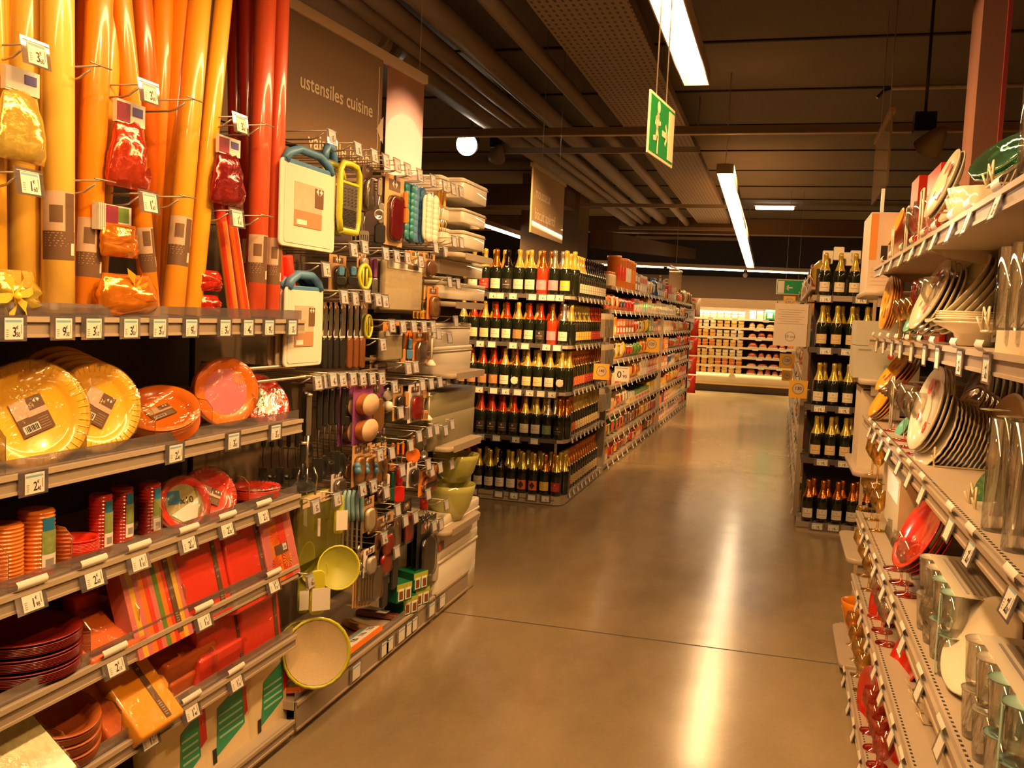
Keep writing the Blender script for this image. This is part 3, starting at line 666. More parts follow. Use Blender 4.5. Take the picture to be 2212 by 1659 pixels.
plate_pack('plate_pack', 'wrapped red plate pack with round photo label reading x10', atX(396, 1088, -1.655), .082, 10, face_dir(-25, 20), PRd, REC.mesh('product_label'), group=P3, wn=0)
plate_pack('plate_pack', 'red plate pack with brown label, right of the round photo label', atX(452, 1070, -1.66), .090, 8, face_dir(-22, 24), PRd, OCARD, group=P3, wn=36, roll_=-.5)
plate_pack('plate_pack', 'flat pack of red plates lying at the right end of the third shelf', S(548, -1.67, PZ[2]+.028), .088, 8, (0, 0, 1), PRd, OCARD, group=P3, wn=36, depth=.22)
P4 = 'napkins and plates on the fourth shelf'
for i in range(3): plate_pack('plate_pack', ORD[i]+' dark red plate pack from the bottom of the stack at the far left', S(45, -1.70, PZ[3]+.022+i*.035), .135, 7, (0, 0, 1), PDk, group=P4, wn=0)
def napkin(label, px0, py0, px1, py1, X, m_, lean=.25, th=.05, lab=True, stripes=None, group=P4, labx=.28, lies=False, z=None):
    a = atX(px0, py0, X); b = atX(px1, py1, X); W = b.y-a.y; Hh = a.z-b.z
    t = thing('napkin_pack', label, 'napkins', (X, (a.y+b.y)/2, (a.z+b.z)/2), (-lean, 0, RL), group)
    m = MB()
    if stripes:
        n = len(stripes)
        for i, sm_ in enumerate(stripes): m.bb(-W/2+W*i/n, -W/2+W*(i+1)/n, -th/2, th/2, -Hh/2, Hh/2, sm_)
    else: m.rbox((0, 0, 0), (W, th, Hh), .012, m_, bev=.008)
    part('napkins', m.mesh('napkins'), t)
    fm = MB(); fm.rbox((0, 0, 0), (W+.006, th+.008, Hh+.006), .014, FILM, bev=.008); part('film', fm.mesh('film'), t)
    if lab:
        l = MB(); x = W*labx; l.bb(x-.011, x+.011, -th/2-.002, -th/2-.0006, -Hh*.42, Hh*.46, brownlab); logo(l, x, Hh*.36, .014, white, -th/2-.0024); l.text('x50', x, Hh*.05, .010, tanp, -th/2-.0024)
        for i in range(7): l.bb(x-.007, x+.004+.003*(i % 2), -th/2-.0024, -th/2-.002, -Hh*.38+i*.007, -Hh*.38+i*.007+.002, tanp)
        part('product_label', l.mesh('product_label'), t)
    return t
nr = mat('red napkin', (.90, .05, .018), .5, clear=.7, bump=.3, nscale=14); no = mat('orange napkin', (.95, .38, .015), .5, clear=.7, bump=.3, nscale=14); nor = mat('rust napkin', (.62, .12, .015), .6, noise=.1)
napkin('striped pink, orange and green napkin pack with brown label', 262, 1222, 378, 1370, -1.625, nr, stripes=[pk, yl, pk, org, rd, pk, gr, org, rd, org, yl, pk], lean=.3)
napkin('glossy red napkin pack right of the striped one', 378, 1188, 474, 1318, -1.625, nr)
napkin('second glossy red napkin pack, left of the sunflower napkins', 484, 1152, 562, 1288, -1.625, nr, labx=.33)
t = napkin('pink and orange flower pattern napkin pack at the right end', 562, 1130, 624, 1236, -1.615, pk, lab=False, stripes=[pk, org, rd, pk], th=.04)
l = MB(); l.bb(-.035, .045, -.0225, -.0212, -.02, .012, brownlab); l.bb(.012, .036, -.024, -.0225, -.012, .010, white); l.text('x50', .024, -.006, .011, black, -.0245)
for cx, cz in ((-.02, .045), (.03, -.045), (-.04, -.05)):
    for k in range(14):
        a = 2*PI*k/14; l.add([(cx, -.0222, cz), (cx+.028*math.cos(a-.08), -.0222, cz+.028*math.sin(a-.08)), (cx+.028*math.cos(a+.08), -.0222, cz+.028*math.sin(a+.08))], [(0, 1, 2)], yl if cx > 0 else rd)
part('sunflower_print', l.mesh('sunflower_print'), t)
napkin('low red napkin pack lying flat left of the striped napkins', 140, 1330, 262, 1420, -1.66, nor, lean=1.1, th=.05, lab=False)
napkin('red napkin pack standing behind the flat low one', 150, 1290, 255, 1360, -1.74, nr, lean=.1, lab=False)
napkin('flat red napkin pack behind the two glossy packs', 380, 1160, 500, 1196, -1.74, nr, lean=0, th=.12, lab=False)
P5 = 'napkins and plates on the fifth shelf'
for i in range(3): plate_pack('plate_pack', ORD[i]+' terracotta plate pack from the bottom beside the orange napkins', S(118, -1.68, PZ[4]+.03+i*.03), .105, 7, (.25, -.1, 1), PBr, group=P5, wn=0, depth=.35)
napkin('orange napkin pack with wrap glare leaning forward', 250, 1462, 345, 1560, -1.625, no, lean=.75, th=.055, group=P5, labx=.15)
napkin('rust napkin pack left of the glaring orange one', 192, 1480, 262, 1585, -1.66, nor, lean=.7, th=.05, lab=False, group=P5)
napkin('flat orange napkin pack, upper of the two lying ones', 312, 1400, 420, 1440, -1.70, nor, lean=1.25, th=.10, lab=False, group=P5)
napkin('flat orange napkin pack, lower of the two lying ones', 325, 1440, 412, 1478, -1.70, nor, lean=1.25, th=.08, lab=False, group=P5)
napkin('red napkin pack with dark label left of the last one on the fifth shelf', 415, 1330, 512, 1440, -1.65, nr, lean=.2, group=P5, labx=.36)
napkin('flat red napkin pack under the labelled one on the fifth shelf', 418, 1425, 514, 1465, -1.64, nr, lean=.05, th=.06, lab=False, group=P5)
napkin('red napkin pack with dark label at the right end of the fifth shelf', 512, 1292, 590, 1415, -1.635, nr, lean=.12, group=P5, labx=.36)
P6 = 'white napkin packs on the bottom shelf'
nw = mat('cream napkin', (.80, .66, .38), .55, clear=.5, bump=.5, nscale=9); gl = mat('mint green print', (.03, .32, .17), .4); rl = mat('red print', (.70, .03, .02), .4)
def wnap(label, px0, py0, px1, py1, X, lean=.1, flip=False):
    a = atX(px0, py0, X); b = atX(px1, py1, X); W = b.y-a.y; Hh = a.z-b.z
    t = thing('napkin_pack', label, 'napkins', (X, (a.y+b.y)/2, b.z), (-lean, 0, RL), P6)
    m = MB(); m.rbox((0, .04, Hh/2), (W, .08, Hh), .02, nw, bev=.014); part('napkins', m.mesh('napkins'), t)
    l = MB(); y = -.0015; x0, x1 = (-W*.25, W*.35) if not flip else (-W*.1, W*.3)
    l.add([(x0, y, Hh*.25), (x1, y, Hh*.38), (x1, y, Hh*.80), (x0+.02, y, Hh*.70)], [(0, 1, 2, 3)], gl); l.add([(x1, y, Hh*.45), (x1+W*.13, y, Hh*.5), (x1+W*.13, y, Hh*.95), (x1, y, Hh*.9)], [(0, 1, 2, 3)], rl); l.text('1', x1+W*.065, Hh*.66, .022, white, y-.0008)
    for i in range(4): l.bb(x0+.02, x1-.01, y-.001, y, Hh*(.40+.07*i), Hh*(.42+.07*i), mat('pale mint', (.35, .6, .4), .5))
    l.bb(x0-.02, x0, y-.001, y, Hh*.2, Hh*.34, black)
    part('product_label', l.mesh('product_label'), t); return t
wnap('white napkin pack with green and red label, left of the three', 345, 1560, 462, 1700, -1.63, flip=True)
wnap('white napkin pack with wide green label, middle of the three', 448, 1490, 548, 1628, -1.63)
wnap('white napkin pack with red square reading 1, at the right end', 548, 1432, 624, 1572, -1.625, .05)
napkin('cream confetti pattern napkin pack cut by the lower left corner', -20, 1600, 110, 1690, -1.60, mat('cream confetti', (.85, .72, .42), .5, noise=.4, nscale=60, clear=.5), lean=.9, group=P6, lab=False)
# ================================================================ utensil section of the left gondola
UU = back_unit('kitchen utensil shelving unit with rows of price hooks, left of the aisle', 'gondola_shelving', 'shelving unit', 1, XL, 2.88, 4.24, 2.20)
EU = back_unit('end shelving unit stacked with plastic boxes and bowls, beside the utensil hooks', 'gondola_shelving', 'shelving unit', 1, XL, 4.26, 4.76, 2.20)
pegm = mat('perforated back panel', (.16, .11, .07), .6, noise=.1)
m = MB(); m.bb(XL-.45, XL-.44, 2.88, 4.24, .1, 2.20, pegm); wpart('perforated_panel', m, UU)
bs = shelf_slab(UU, 1, XL, 2.88, 4.24, .13, tags=[(px,) for px in (832, 842, 868, 885, 895, 770)], rail=.10, riser=True, w_=.07, h=.06)
es = shelf_slab(EU, 1, XL, 4.26, 4.76, .13, rail=.10)
for px in (925, 948): put_tag(es, (XL+.02, S(px, XL, .08).y, .085), RL, w_=.07, h=.06)
# long rail above the black utensils
m = MB(); a = atX(560, 800, -1.66); b_ = atX(838, 792, -1.66)
m.cyl((-1.64, 2.60, a.z+.01), (-1.64, b_.y, a.z+.01), .006, wirem, n=8)
m.cyl((-1.64, 2.60, a.z-.035), (-1.64, b_.y, a.z-.035), .005, wirem, n=8)
for y in (2.92, b_.y-.02): m.cyl((-2.02, y, a.z), (-1.64, y, a.z), .005, wirem, n=6)
wpart('utensil_rail', m, UU)
rows = [
 # (px, py, price)
 (700, 288, '870', -1.60), (757, 315, '310', -1.6), (793, 330, '310', -1.6), (818, 342, '210', -1.6), (843, 352, '610', -1.6), (866, 362, '210', -1.6), (893, 374, '210', -1.6), (922, 386, '210', -1.6), (948, 398, '410', -1.6), (966, 405, '110', -1.6), (983, 411, '110', -1.6),
 (748, 533, '310', -1.6), (772, 527, '210', -1.6), (818, 542, '310', -1.6), (842, 548, '410', -1.6), (866, 552, '310', -1.6), (895, 560, '210', -1.6), (928, 530, '', -1.62), (950, 540, '', -1.62), (968, 518, '', -1.6), (984, 521, '', -1.6),
 (688, 575, '710', -1.62), (727, 634, '310', -1.6), (752, 638, '210', -1.6), (777, 633, '110', -1.58), (801, 641, '640', -1.58), (817, 645, '610', -1.6), (958, 605, '', -1.6), (977, 609, '', -1.6),
 (832, 698, '210', -1.6), (856, 700, '110', -1.6), (880, 700, '110', -1.6), (902, 701, '210', -1.6), (922, 701, '110', -1.6), (934, 716, '', -1.6), (958, 725, '', -1.58), (972, 690, '', -1.6),
 (670, 818, '210', -1.62), (690, 815, '210', -1.62), (703, 812, '450', -1.61), (724, 812, '210', -1.62), (747, 811, '210', -1.62), (768, 811, '210', -1.62), (789, 811, '210', -1.62), (810, 811, '210', -1.62), (838, 830, '210', -1.6), (812, 738, '210', -1.6),
 (868, 790, '110', -1.6), (884, 787, '110', -1.6), (899, 826, '', -1.6), (918, 824, '', -1.6), (937, 820, '', -1.6), (955, 817, '', -1.6), (972, 813, '', -1.6), (851, 885, '', -1.6),
 (892, 937, '', -1.6), (915, 928, '', -1.6), (930, 922, '', -1.6), (950, 925, '', -1.6), (964, 912, '', -1.6), (873, 956, '', -1.6), (806, 976, '410', -1.6), (832, 972, '', -1.6), (855, 1010, '', -1.6), (912, 998, '', -1.6), (920, 1012, '', -1.6), (938, 1005, '', -1.6), (963, 998, '', -1.6),
 (665, 1085, '510', -1.6), (712, 1070, '130', -1.6), (768, 1050, '410', -1.6), (792, 1043, '410', -1.6), (820, 1056, '', -1.6), (845, 1095, '', -1.6), (862, 1118, '', -1.6), (884, 1112, '', -1.6), (912, 1062, '', -1.6), (952, 1085, '', -1.6), (925, 1130, '', -1.6), (940, 1127, '', -1.6),
 (816, 1155, '610', -1.6), (843, 1185, '', -1.6), (655, 1245, '610', -1.6)]
for px, py, pr, X in rows: hook(UU, px, py-6, X=X, price=pr, w_=.050)
steel = mat('brushed steel', (.55, .50, .45), .25, .9); lime = mat('lime plastic', (.60, .58, .03), .38, clear=.4); limed = mat('olive plastic', (.42, .42, .05), .45); blu = mat('blue rubber', (.08, .22, .42), .4); teal = mat('teal plastic', (.04, .26, .28), .35); opl = mat('orange plastic', (.85, .20, .02), .35); wpl = mat('white plastic', (.82, .76, .66), .35, clear=.3); blister = glass('blister', (.9, .88, .86), .10)
purple = mat('purple card', (.24, .05, .22), .5); tanb = mat('tan card', (.60, .36, .16), .55, noise=.1, nscale=9); brn = mat('brown handle', (.20, .065, .02), .35, clear=.4); redp = mat('red plastic', (.62, .02, .015), .3, clear=.4); vred = mat('burgundy plastic', (.22, .01, .015), .3); orcard = mat('orange card', (.85, .27, .03), .5); cordl = mat('linen cloth', (.95, .82, .55), .85, noise=.12, nscale=60, bump=.12); ylw = mat('warm yellow', (.85, .45, .05), .5)
def H(kind, label, cat, px0, py0, px1, py1, c=None, X=-1.66, n=1, gap=.02, group='utensils on the hooks', c2=None, yaw=0.):
    a = atX(px0, py0, X); b = atX(px1, py1, X); W = max(.012, b.y-a.y); h = max(.02, a.z-b.z)
    if kind in ('strainer', 'ball_tool', 'ladle', 'spoon', 'whisk', 'handled_tool', 'plunger_brush', 'fork', 'spatula', 'blue_knife') and px1-px0 < 110:
        W = (px1-px0)/((py1-py0)/h)*1.06; yaw = -.8
    m = {}
    def P(name):
        if name not in m: m[name] = MB()
        return m[name]
    name = kind
    if kind == 'card_pack':      # blister card, product in c
        P('card').bb(-W/2, W/2, 0, .002, -h, 0, c2 or tanb); P('card').bb(-W*.3, W*.3, -.001, 0, -h*.22, -h*.06, brownlab); logo(P('card'), 0, -h*.12, W*.3, white, -.0016)
        P('card').cyl((-.0, -.001, -h*.03), (0, .003, -h*.03), W*.06, black, n=8)
        P('product').rbox((0, -.012, -h*.62), (W*.62, .02, h*.6), W*.2, c or wpl)
        P('blister').rbox((0, -.013, -h*.62), (W*.74, .026, h*.68), W*.2, blister)
    elif kind == 'cutting_board':
        P('board').rbox((0, 0, -h*.57), (W, .010, h*.86), .02, wpl, bev=.003); P('board').rbox((0, -.006, -h*.57), (W*.88, .002, h*.78), .015, mat('board inset', (.74, .68, .58), .4))
        pts = [(-W*.42, 0, -h*.16), (-W*.36, 0, -h*.08), (-W*.18, 0, -h*.01), (W*.18, 0, -h*.01), (W*.36, 0, -h*.08), (W*.42, 0, -h*.16)]
        P('handle').tube(pts, [.016, .016, .015, .015, .016, .016], blu, 8); P('handle').rbox((0, 0, -h*.155), (W*.92, .013, h*.05), .008, blu)
        P('product_label').bb(-W*.28, W*.22, -.0085, -.0072, -h*.78, -h*.34, beigelab); P('product_label').bb(-W*.28, W*.22, -.0092, -.0085, -h*.78, -h*.62, mat('copper label', (.45, .24, .12), .45)); P('product_label').bb(W*.08, W*.24, -.0098, -.0085, -h*.56, -h*.36, brownlab); logo(P('product_label'), W*.16, -h*.39, W*.12, white, -.0102)
        P('product_label').bb(-W*.24, -W*.06, -.0098, -.0092, -h*.76, -h*.71, white)
    elif kind == 'grater':
        fr = [(-W*.35, 0, -h*.93), (-W*.42, 0, -h*.75), (-W*.42, 0, -h*.12), (-W*.3, 0, -h*.02), (0, 0, 0), (W*.3, 0, -h*.02), (W*.42, 0, -h*.12), (W*.42, 0, -h*.75), (W*.35, 0, -h*.93), (-W*.35, 0, -h*.93)]
        P('frame').tube(fr, W*.065, lime, 8); P('frame').rbox((0, 0, -h*.27), (W*.85, .012, h*.04), .005, lime); P('frame').rbox((0, 0, -h*.95), (W*.6, .014, h*.06), .006, limed)
        P('blade').bb(-W*.34, W*.34, -.003, 0, -h*.90, -h*.29, steel)
        for i in range(4):
            for j in range(6): P('blade').bb(-W*.27+i*W*.155, -W*.19+i*W*.155, -.007, -.003, -h*.35-j*h*.045, -h*.335-j*h*.045, chrome)
        for j in range(12): P('blade').bb(-W*.30, W*.30, -.005, -.003, -h*(.64+j*.02), -h*(.632+j*.02), blk)
    elif kind in ('spatula', 'ladle', 'spoon', 'fork'):
        hc = c or blk; hd = c2 or hc
        P('handle').rbox((0, 0, -h*.22), (min(W*.45, .020), .012, h*.42), min(W*.18, .008), hc); P('handle').tube([(-W*.1, -.008, -h*.03), (W*.1, -.008, -h*.03)], W*.06, wirem, 5)
        P('neck').tube([(0, 0, -h*.42), (0, .01, -h*.62), (0, .0, -h*.74)], W*.07, hd if hd is not blk else blk, 6)
        if kind == 'spatula': P('head').rbox((0, 0, -h*.86), (W*.9, .004, h*.26), W*.2, hd); [P('head').bb(-W*.3+i*W*.2, -W*.24+i*W*.2, -.0035, -.002, -h*.95, -h*.80, mat('slot', (.01, .008, .006), .6)) for i in range(4)]
        elif kind == 'fork': [P('head').tube([(x*W, 0, -h*.73), (x*W*1.6, -.006, -h*.82), (x*W*1.4, 0, -h)], W*.05, hd, 5) for x in (-.25, 0, .25)]
        else: P('head').lathe([(.001, -.012), (W*.3, -.008), (W*.48, .004), (W*.46, .006), (W*.28, -.003), (.001, -.006)], hd, 16, Matrix.Translation((0, 0, -h*.87)) @ Matrix.Rotation(PI/2 if kind == 'spoon' else .35, 4, 'X') @ Matrix.Scale(1.0 if kind == 'ladle' else max(1., h*.13/max(W*.48, .001)), 4, (0, 1, 0)), caps=(0, 0))
    elif kind == 'knife_pack':
        P('card').bb(-W*.5, W*.5, 0, .0015, -h*.52, 0, c2 or brownlab); P('card').bb(-W*.25, W*.25, -.0012, 0, -h*.28, -h*.18, gr); P('card').lathe([(.001, 0), (W*.3, 0)], white, 12, Matrix.Translation((0, -.001, -h*.47)) @ Matrix.Rotation(PI/2, 4, 'X'), caps=(0, 0)); logo(P('card'), 0, -h*.08, W*.5, tanp, -.0016)
        P('blade').add([(-W*.2, -.003, -h*.5), (W*.25, -.003, -h*.5), (W*.25, -.003, -h*.10), (0, -.003, -h*.05), (-W*.2, -.003, -h*.16)], [(0, 1, 2, 3, 4)], steel)
        P('handle').rbox((0, 0, -h*.76), (W*.5, .016, h*.46), W*.15, c or blk)
    elif kind == 'cookware_bag':
        P('pouch').rbox((0, .01, -h*.5), (W, .03, h), .01, c or cordl); P('header_card').bb(-W*.45, W*.45, -.008, -.006, -h*.16, 0, c2 or white); P('header_card').bb(W*.05, W*.35, -.009, -.008, -h*.13, -h*.04, brownlab)
        P('film').rbox((0, .01, -h*.5), (W*1.12, .034, h*1.02), .012, blister)
    elif kind == 'ice_tray':
        P('tray').rbox((0, 0, -h*.5), (W, .010, h), W*.2, c or wpl)
        for i in range(8):
            for j in (-1, 1): P('tray').lathe([(W*.17, 0), (W*.13, .010), (.001, .013)], c or wpl, 8, Matrix.Translation((j*W*.22, -.005, -h*(.10+i*.115))) @ Matrix.Rotation(PI/2, 4, 'X'))
    elif kind == 'tape_rolls':
        P('card').bb(-W*.5, W*.5, 0, .0015, -h, 0, c2 or purple); P('card').bb(-W*.4, W*.4, -.001, 0, -h*.14, -h*.04, plum); logo(P('card'), 0, -h*.08, W*.3, beigelab, -.0016)
        for zc in (.38, .78):
            M_ = Matrix.Translation((0, -.018, -h*zc)) @ Matrix.Rotation(PI/2, 4, 'X') @ Matrix.Scale(h*.17/(W*.4), 4, (0, 1, 0))
            P('roll').lathe([(W*.40, -.016), (W*.40, .016)], c or brn, 20, M_, caps=(0, 0)); P('roll').lathe([(W*.14, .0165), (W*.42, .0165), (W*.42, .019), (W*.001, .020)], mat('roll side', (.62, .42, .26), .5), 20, M_, caps=(0, 0))
    elif kind == 'handled_tool':
        P('handle').rbox((0, 0, -h*.28), (W*.6, .02, h*.5), W*.25, c or blk); P('head').rbox((0, 0, -h*.76), (W, .014, h*.46), W*.3, c2 or steel)
    elif kind == 'slicer':       # lime ring slicer
        pts = [(W*.45*math.cos(t), 0, -h*.5+h*.48*math.sin(t)) for t in [2*PI*i/20 for i in range(21)]]
        P('ring').tube(pts, W*.085, c or lime, 6); [P('ring').tube([(x*W, 0, -h*.08), (x*W, 0, -h*.92)], W*.05, c or lime, 5) for x in (-.14, .14)]
    elif kind == 'whisk':
        P('handle').cyl((0, 0, 0), (0, 0, -h*.45), W*.16, c or steel, n=10)
        for k in range(5):
            a_ = PI*k/5; P('wires').tube([(W*.08*math.cos(a_), W*.08*math.sin(a_), -h*.45), (W*.45*math.cos(a_), W*.45*math.sin(a_), -h*.78), (0, 0, -h), (-W*.45*math.cos(a_), -W*.45*math.sin(a_), -h*.78), (-W*.08*math.cos(a_), -W*.08*math.sin(a_), -h*.45)], .0012, chrome, 4)
    elif kind == 'strainer':
        P('handle').rbox((0, 0, -h*.18), (W*.22, .012, h*.36), W*.08, c or lime)
        M_ = Matrix.Translation((0, -.02, -h*.66)) @ Matrix.Rotation(PI/2-.25, 4, 'X')
        P('bowl').lathe([(W*.48, 0), (W*.5, .006), (W*.46, .004), (W*.38, -W*.32), (W*.2, -W*.42), (.001, -W*.44)], c or lime, 22, M_, caps=(0, 0)); P('mesh').lathe([(W*.45, -.0), (W*.3, -.02), (.001, -.03)], c2 or mat('fine mesh', (.60, .46, .26), .6, noise=.2, nscale=220), 20, M_, caps=(0, 0))
        P('swing_tag').bb(-W*.10, W*.16, -.03, -.028, -h*.31, -h*.13, white)
    elif kind == 'ball_tool':
        for dz in (0, 1): P('ball').lathe([(.001, -W*.45), (W*.32, -W*.32), (W*.45, 0), (W*.32, W*.32), (.001, W*.45)], c or wpl, 14, Matrix.Translation((0, -.01*dz, -h*(.3+.4*dz))), caps=(0, 0))
        P('handle').cyl((0, 0, 0), (0, 0, -h*.3), W*.1, c or wpl, n=8)
    elif kind == 'plunger_brush':
        P('handle').cyl((0, 0, 0), (0, 0, -h*.8), W*.12, c or wpl, n=8); P('head').lathe([(W*.5, -h), (W*.5, -h*.93), (W*.3, -h*.86), (W*.12, -h*.8)], c or wpl, 14); P('cup').lathe([(W*.4, -h*.1), (W*.12, -h*.16)], c or wpl, 12)
    elif kind == 'blue_knife':
        P('handle').tube([(W*.2, 0, 0), (-W*.15, 0, -h*.15), (-W*.1, 0, -h*.35), (W*.15, 0, -h*.52)], [W*.28, W*.42, W*.42, W*.3], c or mat('pale blue handle', (.20, .36, .42), .4), 8); P('blade').bb(-W*.12, W*.22, -.001, .001, -h, -h*.52, steel)
    X2 = [X-i*gap for i in range(n)]
    name = {'card_pack': 'utensil_card', 'handled_tool': 'kitchen_tool', 'blue_knife': 'table_knife', 'knife_pack': 'knife', 'cookware_bag': 'kitchen_cloth_pack', 'slicer': 'fruit_slicer', 'fork': 'serving_fork'}.get(kind, kind)
    t = thing(name, label, cat, (X, (a.y+b.y)/2, a.z), (0, 0, RL+yaw), group if n > 1 else None)
    for k, v in m.items(): part(k, v.mesh(k), t)
    for i in range(1, n):
        l = '%s one behind the %s' % (ORD[i-1], label)
        l = ' '.join(l.split()[:16]); dup(t, (X2[i], (a.y+b.y)/2+.002*i, a.z), label=l)
    return t
H('cutting_board', 'large white cutting board with blue handle, upper one beside the red rolls', 'cutting board', 606, 305, 719, 548, X=-1.62, group='white cutting boards')
H('cutting_board', 'white cutting board with blue handle hanging in the second row', 'cutting board', 616, 588, 692, 788, X=-1.62, n=3, gap=.03, group='white cutting boards')
H('cutting_board', 'white board with price slots seen just under the top one', 'cutting board', 700, 190+120, 718, 540, X=-1.70, group='white cutting boards')
H('grater', 'lime green grater with steel blade hanging next to the cutting board', 'grater', 732, 345, 776, 516, X=-1.60, n=2, gap=.07, group='lime graters')
H('spatula', 'steel cake spatula with dark handle in the top row', 'spatula', 775, 400, 800, 535, steel, c2=steel, X=-1.66, n=3)
H('card_pack', 'grey card with steel whisks between spatula and scoop', 'utensil card', 783, 352, 802, 460, steel, X=-1.64, n=2, c2=brownlab)
H('spoon', 'steel scoop with round bowl at the top of its card', 'scoop', 806, 378, 832, 480, steel, X=-1.60, c2=steel)
H('handled_tool', 'steel lever corkscrew hanging under the scoop', 'corkscrew', 808, 430, 834, 530, steel, X=-1.61, c2=blk)
H('card_pack', 'tan card holding burgundy cutters, beside the corkscrew', 'utensil card', 833, 372, 868, 535, vred, X=-1.62, n=2)
H('handled_tool', 'orange handled peeler in the top row', 'peeler', 866, 408, 884, 486, opl, X=-1.60, c2=opl)
H('ice_tray', 'teal ice cube tray hanging in the top row', 'ice tray', 868, 390, 892, 520, teal, X=-1.63)
H('ice_tray', 'blue ice cube tray hanging in the top row', 'ice tray', 885, 398, 916, 528, blu, X=-1.63, n=2)
H('ice_tray', 'white ice cube tray with oval cups, right of the blue ones', 'ice tray', 915, 418, 944, 525, wpl, X=-1.60)
H('spoon', 'orange wooden tool in the top row by the clear boxes', 'spoon', 938, 408, 952, 500, ylw, X=-1.62, n=2)
H('fork', 'orange salad fork next to the clear boxes', 'fork', 952, 405, 966, 502, ylw, X=-1.62, n=2)
H('card_pack', 'brown card with black scissors, blue handles, second row', 'scissors card', 712, 548, 746, 632, blk, X=-1.66)
for i, (x0, x1) in enumerate(((724, 748), (750, 774))):
    H('handled_tool', ('left' if i == 0 else 'right')+' black oval sieve with pale blue top in the second row', 'sieve', x0, 572, x1, 618, blu, c2=blk, X=-1.61)
H('slicer', 'lime green oval apple slicer in the second row', 'slicer', 775, 570, 800, 626, lime, X=-1.60)
H('card_pack', 'tan slotted card above the lime slicer', 'utensil card', 772, 545, 790, 580, wpl, X=-1.63)
H('handled_tool', 'purple tool with silver tip left of the cloth pack', 'peeler', 802, 555, 816, 640, purple, c2=chrome, X=-1.62, n=2)
H('cookware_bag', 'thick pack of cream floor cloth in a clear bag', 'cloth pack', 832, 560, 908, 672, cordl, X=-1.60, n=3, gap=.035)
H('card_pack', 'orange timer card at the right of the cloth pack', 'timer card', 884, 540, 914, 598, wpl, c2=orcard, X=-1.63, n=2)
H('card_pack', 'pale card with small brown hooks beside the orange timer', 'utensil card', 914, 545, 938, 600, brn, X=-1.62)
H('spatula', 'wooden spatula in orange sleeve under the timer', 'spatula', 908, 615, 922, 690, ylw, c2=ylw, X=-1.64, n=3)
H('card_pack', 'orange sleeve with wooden spoon near the boxes', 'utensil card', 924, 618, 944, 690, woodm, c2=orcard, X=-1.62)
for i, (x0, x1, c_, l) in enumerate(((694, 708, blk, 'leftmost black handled kitchen knife on card, beside the cutting board'), (706, 718, blk, 'second black handled knife from the cutting board'), (718, 732, blk, 'black handled bread knife, third from the cutting board'),
        (730, 748, blk, 'wide card knife with green mark, fourth from the cutting board'), (748, 762, brn, 'brown handled knife, left of the three wooden ones'), (762, 775, brn, 'brown handled knife, middle of the three wooden ones'), (774, 790, brn, 'brown handled knife, right of the three wooden ones'))):
    H('knife_pack', l, 'knife', x0, 652, x1, 796, c_, X=-1.63)
for i in range(4): H('knife_pack', ORD[i]+' dark knife pack at the back behind the knife row', 'knife', 698+i*24, 658, 710+i*24, 792, blk, X=-1.72, c2=brownlab)
H('slicer', 'lime green spoon shaped tool below the price tags', 'spoon', 788, 680, 803, 730, lime, X=-1.62)
H('card_pack', 'orange header card above the round cloth', 'utensil card', 828, 695, 862, 722, orcard, c2=orcard, X=-1.62)
H('cookware_bag', 'round cream sponge cloth in clear bag', 'sponge', 828, 715, 866, 776, cordl, X=-1.61)
H('handled_tool', 'wooden handled brush right of the round sponge', 'brush', 864, 718, 876, 784, brn, c2=woodm, X=-1.62)
H('handled_tool', 'blue bottle stopper tool in the fourth row', 'opener', 877, 730, 892, 776, blu, c2=blu, X=-1.61)
H('card_pack', 'orange card with oval steel tea egg', 'utensil card', 893, 715, 918, 786, steel, c2=orcard, X=-1.62, n=3)
H('spoon', 'wooden pestle hanging left of the white plunger', 'spoon', 912, 715, 930, 785, woodm, X=-1.61)
H('plunger_brush', 'white plunger shaped brush in front of the boxes', 'brush', 922, 718, 942, 790, wpl, X=-1.585)
H('card_pack', 'clear pack of white egg cups over the utensil rail', 'utensil card', 800, 768, 830, 808, wpl, X=-1.66)
blks = [(640, 668, 'ladle', 845, 1065), (655, 672, 'spoon', 860, 985), (676, 694, 'spatula', 840, 1040), (690, 706, 'spoon', 835, 1030), (703, 718, 'ladle', 838, 1020), (716, 730, 'spatula', 835, 1022), (729, 744, 'spoon', 835, 1024), (742, 750, 'spatula', 838, 920)]
for i, (x0, x1, k, y0, y1) in enumerate(blks):
    H(k, '%s black nylon %s from the left on the utensil rail' % (ORD[i], k), k, x0, y0, x1+6, y1, blk, X=-1.62)
for i in range(6): H(('spatula', 'ladle')[i % 2], '%s dark utensil in the back row under the party plates' % ORD[i], 'utensil', 560+i*18, 905, 578+i*18, 1045, blk, X=-1.74)
H('fork', 'steel slotted serving fork hanging between the black ladles', 'fork', 640, 850, 688, 1060, steel, c2=steel, X=-1.60)
H('ladle', 'big dark ladle with wide bowl under the utensil rail', 'ladle', 628, 960, 678, 1056, blk, X=-1.59)
H('tape_rolls', 'purple card with two copper scouring rolls, left one', 'scourer card', 733, 824, 768, 955, brn, X=-1.66)
H('tape_rolls', 'purple card with two copper scouring rolls, right one', 'scourer card', 764, 824, 802, 952, mat('copper wire', (.55, .20, .05), .35, .4), X=-1.60)
H('card_pack', 'purple card with two wooden brush handles', 'utensil card', 795, 826, 826, 935, woodm, c2=purple, X=-1.62)
H('ball_tool', 'pair of white ball shaped honey dippers', 'dipper', 826, 840, 848, 890, wpl, X=-1.60)
H('card_pack', 'grey card with black nut cracker beside the white balls', 'utensil card', 850, 835, 868, 905, blk, X=-1.64)
H('handled_tool', 'wooden melon baller in the middle rows', 'baller', 870, 845, 884, 906, woodm, c2=steel, X=-1.62)
